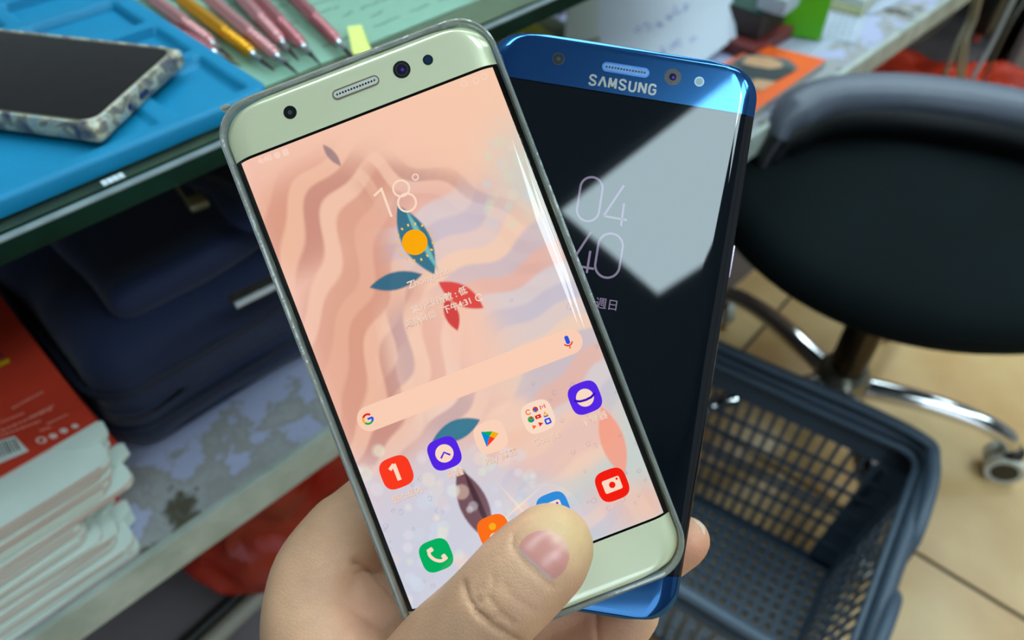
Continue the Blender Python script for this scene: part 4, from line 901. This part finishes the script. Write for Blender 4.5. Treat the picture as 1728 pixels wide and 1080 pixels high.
# white handwritten pad standing
M_wp2 = mat('white paper block', (204, 214, 224), rough=.75, var=.03, vscale=12); M_vink = mat('violet biro', (120, 128, 190), rough=.7)
z_b = TZ + .001
base_l, base_r = P(950, 215, z_b), P(1188, 118, z_b)
pad = thing('paper_pad', 'white pad with violet handwriting standing behind the blue phone', 'paper', (base_l + base_r) / 2)
q0, q1 = base_l, base_r
t_r = CAM + ray(1243, 62) * ((q1 - CAM).dot(FW) / 1.0 * .985); 
def at_d(px, py, d): return PD(px, py, d)
dl, dr = (q0 - CAM).dot(FW), (q1 - CAM).dot(FW)
poly = [at_d(950, 190, dl), at_d(1182, 108, dr), at_d(1243, 62, dr), at_d(1232, -40, dr * .98), at_d(960, -60, dl * .99)]
nrm = (poly[1] - poly[0]).cross(poly[4] - poly[0]).normalized()
if nrm.dot(FW) < 0: nrm = -nrm
def onpl(px, py, lift=0.0):
    r = ray(px, py); t_ = (poly[0] - CAM).dot(nrm) / r.dot(nrm); return CAM + r * t_ - nrm * lift
poly = [onpl(950, 190), onpl(1182, 108), onpl(1243, 62), onpl(1232, -40), onpl(975, -60)]
V, F = prism(poly, nrm * .012); mk('sheets', V, F, M_wp2, pad, world=True, smooth=False)
V, F = prism([onpl(930, 200, .003), onpl(1000, 180, .003), onpl(1012, -60, .003), onpl(968, -60, .003)], nrm * .002); mk('side_sheet', V, F, mat('greenish white sheet', (200, 212, 202), rough=.75), pad, world=True, smooth=False)
g = G()
for wx, wy, sz in ((1078, 52, 10), (1095, 44, 12), (1112, 37, 11), (1128, 26, 13), (1143, 17, 13), (1157, 12, 12), (1120, 85, 16), (1136, 80, 10), (1145, 72, 9), (1168, 66, 9)):
    for k in range(4):
        a_ = (wx + rr.uniform(-.4, .4) * sz, wy + rr.uniform(-.5, .5) * sz); b_ = (a_[0] + rr.uniform(-.6, .6) * sz, a_[1] + rr.uniform(-.6, .6) * sz)
        t_ = Vector((b_[0] - a_[0], b_[1] - a_[1])); t_ = t_.normalized() if t_.length > 0 else Vector((1, 0)); n_ = Vector((-t_.y, t_.x)) * 1.1
        g.add([onpl(a_[0] + n_.x, a_[1] + n_.y, .0004), onpl(b_[0] + n_.x, b_[1] + n_.y, .0004), onpl(b_[0] - n_.x, b_[1] - n_.y, .0004), onpl(a_[0] - n_.x, a_[1] - n_.y, .0004)], [(0, 1, 2, 3)])
g.mk('handwriting', M_vink, pad, world=True, smooth=False)
# dark box with green lid, red books, white carton
def block(name, label, cat, s, n, z, hs, hn, hz, rot, m, r=.002, pname='body'):
    t = thing(name, label, cat, Matrix.Translation(SN(s, n, z)) @ ROT_SN @ Matrix.Rotation(rot, 4, 'Z')); V, F = rbox(hs, hn, hz, r, 3, xf=Matrix.Translation((0, 0, hz))); mk(pname, V, F, m, t); return t
def sn_of(px, py, z): p = P(px, py, z); return p.dot(U), p.dot(N)
M_brown = mat('dark brown card', (54, 40, 38), rough=.6, var=.2); M_green_d = mat('dark green lid', (14, 58, 48), rough=.5, var=.2, vscale=40)
s_, n_ = sn_of(1262, 52, TZ + .03)
bk = block('storage_box', 'dark brown box with a green lid behind the orange box', 'box', s_ + .055, n_ + .032, TZ + .021, .055, .045, .016, .05, M_brown, pname='box_body')
V, F = rbox(.053, .043, .0012, .0008, 2, xf=Matrix.Translation((0, 0, .0332))); mk('lid', V, F, M_green_d, bk)
block('thin_book', 'thin dark red book under the brown box', 'book', s_ + .050, n_ + .030, TZ + .0012, .072, .056, .009, .0, mat('dull red cover', (122, 52, 50), rough=.5, var=.2, vscale=20), pname='cover')
s_, n_ = sn_of(1285, 30, TZ + .05)
block('white_carton', 'small white carton with a blue spot beside the green box', 'box', s_ + .030, n_ - .004, TZ + .0560, .024, .020, .011, .1, mat('white glossy card', (180, 194, 204), rough=.4, var=.05), pname='carton_body')
# orange retail box with a picture
M_or = mat('orange card', (240, 98, 24), rough=.42, var=.05)
zo = TZ + .011
co_ = [P(1395, 101, zo), P(1284, 74, zo), P(1120, 160, zo), P(1250, 205, zo)]
c_ = sum(co_, Vector()) / 4; ob = thing('product_box', 'flat orange box with a dark picture on its lid at the desk edge', 'box', Vector((c_.x, c_.y, TZ)))
V, F = prism(co_, Vector((0, 0, -.010))); mk('box_body', V, F, [M_or, mat('grey box side', (168, 170, 166), rough=.6)], ob, world=True, smooth=False)
for p in ob.children[0].data.polygons:
    if abs(p.normal.z) < .5: p.material_index = 1
g = G()
def flatp(pts, z, mi): g.mi = mi; g.add([P(a, b, z) for a, b in pts], [tuple(range(len(pts)))])
flatp([(1268, 88), (1330, 100), (1348, 115), (1325, 128), (1240, 175), (1190, 160), (1210, 120), (1250, 95)], zo + .0004, 0)
flatp([(1262, 94), (1300, 96), (1322, 108), (1305, 128), (1270, 126), (1250, 110)], zo + .0007, 1)
flatp([(1240, 104), (1275, 112), (1300, 116), (1330, 112), (1342, 120), (1312, 136), (1262, 132)], zo + .0010, 2)
flatp([(1275, 132), (1310, 138), (1288, 152), (1262, 148)], zo + .0009, 1)
g.mk('lid_picture', [mat('slate print', (86, 94, 96), rough=.5), mat('tan print', (196, 152, 112), rough=.5), mat('charcoal print', (44, 54, 56), rough=.5)], ob, world=True, smooth=False)
# green box
M_lime = mat('lime green card', (92, 186, 10), rough=.38, var=.03)
d_ = (P(1345, 60, TZ + .01) - CAM).dot(FW); 
q = [P(1303, 56, TZ + .004), P(1384, 68, TZ + .004)]
e_ = (q[1] - q[0]); e_.z = 0; bkv = Vector((-e_.y, e_.x, 0)).normalized()
gb_ = thing('lime_box', 'bright lime green box standing near the far end of the desk', 'box', (q[0] + q[1]) / 2)
top = [q[0] + Z * .075 + bkv * .004, q[1] + Z * .075 + bkv * .004]
V = [q[0], q[1], q[1] + bkv * .035, q[0] + bkv * .035, top[0], top[1], top[1] + bkv * .035, top[0] + bkv * .035]
mk('box_body', V, [(0, 1, 2, 3), (4, 5, 6, 7), (0, 1, 5, 4), (1, 2, 6, 5), (2, 3, 7, 6), (3, 0, 4, 7)], M_lime, gb_, world=True, smooth=False)
a_, b_ = top; c_ = (a_ + b_) / 2 - bkv * .001 - Z * .008; V, F = box(c_ - e_ * .1, e_ * .28, bkv * .0015, Z * .006); mk('dark_window', V, F, mat('dark green print', (20, 62, 20), rough=.4), gb_, world=True, smooth=False)
# papers and a yellowed pad on the far worktop
s_, n_ = sn_of(1450, 40, TZ)
nb = thing('notebook', 'yellowed notebook with a white cover sheet lying beyond the lime box', 'book', SN(s_ + .08, n_ + .10, TZ) )
for k, (dz, m, wsz) in enumerate(((.001, mat('yellowed pages', (196, 194, 148), rough=.7), .10), (.014, mat('white cover sheet', (206, 212, 206), rough=.6), .095))):
    V, F = rbox(wsz, .07, .006, .001, 2, xf=Matrix.Translation(SN(s_ + .10, n_ + .095, TZ + dz + .006)) @ ROT_SN @ Matrix.Rotation(.2, 4, 'Z')); mk(['pages', 'cover'][k], V, F, m, nb, world=True)
M_pp = mat('loose printed paper', (168, 176, 190), rough=.7, var=.06, vscale=30)
for k, (px, py, rt, lb) in enumerate(((1395, 92, .1, 'loose white sheet between the orange box and the lime box'), (1462, 55, .35, 'loose printed sheet beside the lime box at the desk edge'), (1515, 12, -.1, 'loose sheet at the far visible end of the desk'))):
    s_, n_ = sn_of(px, py, TZ + .001); t = thing('paper_sheet', lb, 'paper', Matrix.Translation(SN(s_, n_ + .03, TZ + .0008 + k * .0006)) @ ROT_SN @ Matrix.Rotation(rt, 4, 'Z'))
    V, F = prism([(-.055, -.02, 0), (.05, -.024, 0), (.055, .05, 0), (-.05, .05, 0)], Vector((0, 0, .0004))); sh_ = mk('sheet', V, F, M_pp, t, smooth=False)
    g = G()
    for r_ in range(6):
        x = -.04
        while x < .04:
            ln = rr.uniform(.004, .016); g.add([(x, -.008 + r_ * .009, .0006), (x + ln, -.008 + r_ * .009, .0006), (x + ln, -.0055 + r_ * .009, .0006), (x, -.0055 + r_ * .009, .0006)], [(0, 1, 2, 3)]); x += ln + .004
    g.mk('print', mat('faded grey print', (128, 132, 136), rough=.7), t, smooth=False)

# ------------------------------------------------------------------ under the desk
def heap(name, label, cat, s, n, z, hs, hn, hz, m, seed=0, amp=.03, seg=36, rot=0):
    def f(v, nn_):
        q_ = noise.noise(Vector((v.x * 12 + seed, v.y * 12, v.z * 12))) * amp + (1 - abs(noise.noise(Vector((v.x * 26, v.y * 26 + seed, v.z * 26))))) * amp * .4
        if v.z < -hz * .8: q_ *= .1
        return v + nn_ * (q_ - amp * .35)
    V, F = rbox(hs, hn, hz, min(hs, hn, hz) * .8, seg, f, Matrix.Translation(SN(s, n, z + hz)) @ ROT_SN @ Matrix.Rotation(rot, 4, 'Z')); o = mk(name, V, F, m, None, ang=22); tag(o, label, cat); return o
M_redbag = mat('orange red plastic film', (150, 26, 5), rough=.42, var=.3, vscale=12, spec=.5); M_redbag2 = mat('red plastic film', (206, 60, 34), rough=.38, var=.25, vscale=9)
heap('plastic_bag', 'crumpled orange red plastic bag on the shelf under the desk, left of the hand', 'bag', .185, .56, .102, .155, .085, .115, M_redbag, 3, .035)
heap('plastic_bag', 'long red plastic bag on the floor behind the chair', 'bag', Vector((1.03, 1.60, 0)).dot(U), Vector((1.03, 1.60, 0)).dot(N), .0, .33, .10, .080, M_redbag2, 8, .03, 50, rot=math.radians(-21 - 45))
heap('cloth_bundle', 'dark mauve and grey cloth bundle under the desk above the orange bag', 'cloth', .47, .54, .102, .10, .08, .13, mat('mauve grey cloth', (92, 80, 98), rough=.9, col2=(20, 20, 26), vscale=9), 5, .03)
a, b = P(352, 1086, .115), P(455, 990, .115)
for k, m in enumerate((mat('ivory plastic pipe', (150, 146, 132), rough=.4), mat('black rubber pipe', (22, 24, 20), rough=.5))):
    o_ = (b - a).normalized().cross(Z) * (.020 * k * -1); t = thing('plastic_pipe', ['ivory plastic pipe on the shelf under the desk beside the hand', 'black rubber pipe beside the ivory pipe under the desk'][k], 'pipe', (a + b) / 2 + o_)
    ex = (b - a) * .4; V, F = tube([a - ex + o_, a + o_, b + o_, b + ex + o_], .011 if k == 0 else .008, 16); mk('pipe_body', V, F, m, t, world=True)
    V, F = tube([b + ex * .8 + o_, b + ex * 1.05 + o_], .0125 if k == 0 else .0095, 16); mk('end_collar', V, F, m, t, world=True)

# cables hanging from the desk
M_cab = mat('beige cable', (150, 142, 122), rough=.5); M_cab2 = mat('pale grey cable', (150, 152, 150), rough=.45); M_cabd = mat('olive cable', (84, 78, 66), rough=.5)
def cable(pts, r, m, lb, n):
    q_ = [PN(a, b, n) for a, b in pts]; V, F = tube(spline(q_, 8), r, 8); o = mk('cable', V, F, m); tag(o, lb, 'cable', 'cables hanging from the desk edge')
NC = .33
cable([(1655, -40), (1640, 20), (1612, 80), (1592, 135), (1585, 175)], .0034, M_cab, 'beige cable hanging leftmost from the desk edge', NC)
cable([(1660, -40), (1645, 30), (1622, 85), (1618, 140), (1612, 180)], .0042, M_cab, 'beige cable hanging second from the left, crossing its neighbour', NC - .008)
cable([(1648, -40), (1636, 40), (1630, 90), (1626, 140), (1624, 180)], .0030, M_cab, 'thin beige cable hanging against the second one', NC + .006)
cable([(1740, -60), (1705, 10), (1670, 80), (1636, 142), (1620, 190)], .0042, M_cab2, 'pale grey cable hanging at a slant on the right', NC)
cable([(1745, -20), (1710, 30), (1680, 90), (1655, 150), (1640, 190)], .0030, M_cabd, 'dim olive cable behind the slanted grey one', NC + .02)
cable([(1640, -10), (1600, 30), (1565, 60), (1530, 75), (1490, 78)], .0030, M_cabd, 'dim olive cable curving away to the left under the desk', NC + .10)
a = PN(1672, 20, .45); pl_ = thing('power_plug', 'black plug block with a small red tag among the cables', 'plug', a)
V, F = rbox(.028, .02, .045, .008, 6, xf=Matrix.Translation(a) @ ROT_SN); mk('plug_body', V, F, mat('black green plastic', (10, 22, 20), rough=.4), pl_, world=True)
V, F = rbox(.012, .006, .008, .003, 4, xf=Matrix.Translation(a + Vector((-.01, -.01, -.055))) @ ROT_SN); mk('red_tag', V, F, mat('red tag plastic', (180, 50, 30), rough=.4), pl_, world=True)
# cable channel the cables run into
# ------------------------------------------------------------------ chair
ch = thing('swivel_chair', 'black fabric swivel chair with a grey back rail and chrome star base', 'chair', Vector((.50, .755, 0)))
M_seat = mat('black seat fabric', (11, 19, 21), rough=.9, var=.18, vscale=7, bump=.0006, bscale=700, spec=.12)
def seatf(v, nn_):
    a_ = math.hypot(v.x / .27, v.y / .215); return v
V = []; F = []; k = 72; prof = [(0.0, .012), (.3, .010), (.55, .008), (.75, .006), (.88, .001), (.95, -.008), (.99, -.024), (1.0, -.040), (.985, -.055), (.95, -.066), (.85, -.072), (.4, -.074), (0, -.074)]
for r_, h_ in prof:
    for j in range(k):
        a_ = 2 * math.pi * j / k; c_, s_ = math.cos(a_), math.sin(a_); e_ = 2 / 2.15
        x = .262 * max(r_, .001) * math.copysign(abs(c_) ** e_, c_); y = (.255 if s_ < 0 else .122) * max(r_, .001) * math.copysign(abs(s_) ** e_, s_)
        V.append((.515 + x, .785 + y, .452 + h_ * .9 + noise.noise(Vector((x * 9, y * 9, 1))) * .003))
for i in range(len(prof) - 1):
    for j in range(k): F.append((i * k + j, i * k + (j + 1) % k, (i + 1) * k + (j + 1) % k, (i + 1) * k + j))
mk('seat', V, F, M_seat, ch, world=True, ang=180)
M_rail = mat('grey padded vinyl', (92, 98, 110), rough=.36, var=.08, vscale=10, spec=.5)
pth = spline([(.322, .806, .484), (.328, .822, .500), (.350, .840, .510), (.395, .862, .514), (.463, .868, .515), (.535, .856, .515), (.612, .826, .515), (.685, .78, .513), (.745, .71, .509), (.775, .64, .498)], 8)
V, F = tube([p + Vector((0, -.004, -.026)) for p in pth], [.006 + .019 * min(1, i / 14, (len(pth) - 1 - i) / 8) for i in range(len(pth))], 14); mk('rail_gap_shade', V, F, mat('rail gap shade black', (8, 12, 12), rough=.5), ch, world=True, ang=180)  # black tube put in for the shade in the gap beneath the rail
V, F = tube(spline([(.36, .875, .455), (.42, .900, .458), (.495, .890, .460), (.57, .865, .460), (.645, .832, .459), (.72, .775, .456)], 8), .0075, 10); mk('seat_piping', V, F, mat('taupe piping', (128, 116, 104), rough=.6), ch, world=True, ang=180)
rs = [.007 + .0185 * min(1, i / 14, (len(pth) - 1 - i) / 8 + .3) for i in range(len(pth))]
V, F = tube(pth, rs, 20, ry=.9); mk('back_rail', V, F, M_rail, ch, world=True, ang=180)
for a_, b_, c_ in (((.324, .812, .488), (.31, .80, .44), (.36, .79, .385)), ((.775, .65, .498), (.78, .66, .44), (.70, .70, .385))):
    V, F = tube(spline([a_, b_, c_], 6), .012, 12); mk('rail_bracket', V, F, mat('black steel', (20, 20, 22), rough=.35), ch, world=True)
V, F = lathe([(.05, .372), (.05, .388)], 24, Vector((.50, .755, 0))); mk('seat_plate', V, F, M_dark, ch, world=True)
M_post = mat('dark bronze gas lift', (74, 62, 44), rough=.3, metal=.8)
V, F = lathe([(.026, .13), (.026, .25), (.022, .255), (.022, .374)], 28, Vector((.50, .755, 0))); mk('gas_lift', V, F, M_post, ch, world=True)
M_chr = mat('polished chrome', (214, 214, 212), rough=.1, metal=1)
V, F = lathe([(.03, .06), (.040, .075), (.042, .095), (.040, .118), (.033, .130), (.027, .134)], 28, Vector((.50, .755, 0))); mk('hub', V, F, mat('brushed hub metal', (150, 146, 130), rough=.28, metal=.9), ch, world=True)
def wheel(c_, ax_, nm='caster'):
    w_ = mk('caster', *rbox(.013, .016, .020, .008, 5, xf=Matrix.Translation(c_ + Vector((0, 0, .022)))), M_dark, ch, world=True)
    for sd in (-1, 1):
        o_ = c_ + ax_ * (.012 * sd)
        V, F = lathe([(.004, -.009), (.018, -.009), (.0185, -.003), (.0185, .003), (.018, .009), (.004, .009)], 24, o_, ax_); mk('wheel', V, F, M_dark, w_, world=True)
        V, F = lathe([(.0185, -.0075), (.0262, -.0085), (.0268, 0), (.0262, .0085), (.0185, .0075)], 28, o_, ax_, cap=False); mk('tyre', V, F, mat('white tyre', (206, 206, 196), rough=.5), w_, world=True)
    return w_
for k_ in range(5):
    a_ = math.radians(-23 - 72 * k_); dr_ = Vector((math.cos(a_), math.sin(a_), 0)); h0 = Vector((.50, .755, 0))
    pts = spline([h0 + dr_ * .03 + Z * .098, h0 + dr_ * .12 + Z * .104, h0 + dr_ * .19 + Z * .098, h0 + dr_ * .235 + Z * .084, h0 + dr_ * .252 + Z * .062, h0 + dr_ * .253 + Z * .046], 7)
    n_ = len(pts); V, F = tube(pts, [.017 - .006 * i / n_ for i in range(n_)], 16); mk('base_leg', V, F, M_chr, ch, world=True, ang=80)
    V, F = tube([h0 + dr_ * .253 + Z * .072, h0 + dr_ * .253 + Z * .04], .006, 10); mk('caster_stem', V, F, M_dark, ch, world=True)
    ax_ = Matrix.Rotation(.9 if k_ == 0 else 1.3, 3, 'Z') @ dr_; ax_ = Vector((-.35, -.94, 0)).normalized() if k_ == 0 else (Vector((.9, .1, 0)).normalized() if k_ == 1 else ax_)
    wheel(h0 + dr_ * .256 + Z * .0272, ax_)

# ------------------------------------------------------------------ basket
M_bas = mat('slate blue plastic', (62, 76, 90), rough=.42, var=.06, vscale=15, spec=.45)
E1 = Vector((.83, -.557, 0)).normalized(); E2 = Vector((-E1.y * -1, -E1.x, 0)); E2 = Vector((E1.y, -E1.x, 0))
if E2.y > 0: E2 = -E2
A = Vector((.488, .520, 0)); LX, LY, HB = .44, .32, .25; ins = .032; insy = .056
org_ = A - E1 * LX + E2 * 0
mwb = Matrix(((E1.x, E2.x, 0, org_.x), (E1.y, E2.y, 0, org_.y), (0, 0, 1, 0), (0, 0, 0, 1)))
bs = thing('shopping_basket', 'slate blue plastic shopping basket with slotted sides on the tiled floor', 'basket', mwb)
def C4(f):                               # plan corners at relative height f
    i_ = ins * (1 - f); j_ = insy * (1 - f); z = .006 + (HB - .012) * f; return [Vector((i_, j_, z)), Vector((LX - i_, j_, z)), Vector((LX - i_, LY - j_, z)), Vector((i_, LY - j_, z))]
def bar(g, a, b, w1, w2, nrm):
    t = (b - a).normalized(); s = t.cross(nrm).normalized(); V = []
    for p in (a, b):
        for sx, sy in ((-1, -1), (1, -1), (1, 1), (-1, 1)): V.append(p + s * sx * w1 + nrm * sy * w2)
    g.add(V, [(0, 1, 2, 3), (4, 5, 6, 7), (0, 1, 5, 4), (1, 2, 6, 5), (2, 3, 7, 6), (3, 0, 4, 7)])
lo, hi = C4(0), C4(1)
for w_ in range(4):
    a0, b0, a1, b1 = lo[w_], lo[(w_ + 1) % 4], hi[w_], hi[(w_ + 1) % 4]
    nrm = (b0 - a0).cross(a1 - a0).normalized(); g = G(); L = (b0 - a0).length; n = int(L / .0165)
    F_ = lambda u, v: (a0 + (b0 - a0) * u) * (1 - v) + (a1 + (b1 - a1) * u) * v
    um = .03 / L
    g.add(*prism([F_(0, .83), F_(1, .83), F_(1, 1), F_(0, 1)], nrm * .003)); g.add(*prism([F_(0, 0), F_(1, 0), F_(1, .06), F_(0, .06)], nrm * .003))
    g.add(*prism([F_(0, 0), F_(um, 0), F_(um, 1), F_(0, 1)], nrm * .003)); g.add(*prism([F_(1 - um, 0), F_(1, 0), F_(1, 1), F_(1 - um, 1)], nrm * .003))
    for i in range(n + 1):
        u = um + (1 - 2 * um) * i / n; bar(g, F_(u, .03), F_(u, .85), .0024, .0016, nrm)
    for v in (.18, .31, .40, .44, .57, .69): bar(g, F_(0, v), F_(1, v), .0026, .0014, nrm)
    # a solid plaque in the slots near the right corner
    if w_ == 0: g.add(*prism([F_(.925, .48), F_(.955, .52), F_(.945, .80), F_(.905, .80)], nrm * .004))
    g.mk('slotted_side', M_bas, bs, smooth=False)
g = G(); zc = .008; i_ = ins
nx_ = int((LX - 2 * ins) / .0155); ny_ = int((LY - 2 * insy) / .0155)
for i in range(nx_ + 1):
    x = ins + (LX - 2 * ins) * i / nx_; bar(g, Vector((x, insy, zc)), Vector((x, LY - insy, zc)), .0042, .0015, Z)
for i in range(ny_ + 1):
    y = insy + (LY - 2 * insy) * i / ny_; bar(g, Vector((ins, y, zc)), Vector((LX - ins, y, zc)), .0040, .0016, Z)
g.mk('slotted_bottom', M_bas, bs, smooth=False)
p = rrect(LX / 2 + .006, LY / 2 + .006, .03, 10, LX / 2, LY / 2); p += [p[0], p[1]]
V, F = tube([(x, y, HB - .004) for x, y in p], .0085, 12, cap=False); mk('rim', V, F, M_bas, bs)
p = rrect(LX / 2 - .006, LY / 2 - .006, .022, 10, LX / 2, LY / 2); p += [p[0], p[1]]
V, F = tube([(x, y, HB - .010) for x, y in p], .005, 10, cap=False); mk('inner_rim', V, F, M_bas, bs)
for sy in (0, 1):   # folded carrying handles resting along the rim
    y_ = -.004 if sy == 0 else LY + .004; y2 = .012 if sy == 0 else LY - .012
    pts = spline([(LX + .012, LY / 2 - .02 + .04 * sy, HB - .03), (LX + .014, LY / 2 - .05 + .1 * sy, HB + .002), (LX + .006, (y_ + .03 if sy == 0 else y_ - .03), HB + .012), (LX - .03, y_, HB + .014), (LX / 2, y_, HB + .015), (.03, y_, HB + .014), (-.006, (y_ + .03 if sy == 0 else y_ - .03), HB + .012), (-.014, LY / 2 - .05 + .1 * sy, HB + .002), (-.012, LY / 2 - .02 + .04 * sy, HB - .03)], 8)
    V, F = tube(pts, .0072, 10, ry=.8); mk('handle', V, F, M_bas, bs)
for x_ in (-.010, LX + .010):
    V, F = rbox(.007, .035, .018, .005, 5, xf=Matrix.Translation((x_, LY / 2, HB - .028))); mk('handle_socket', V, F, M_bas, bs)

bpy.context.view_layer.update()
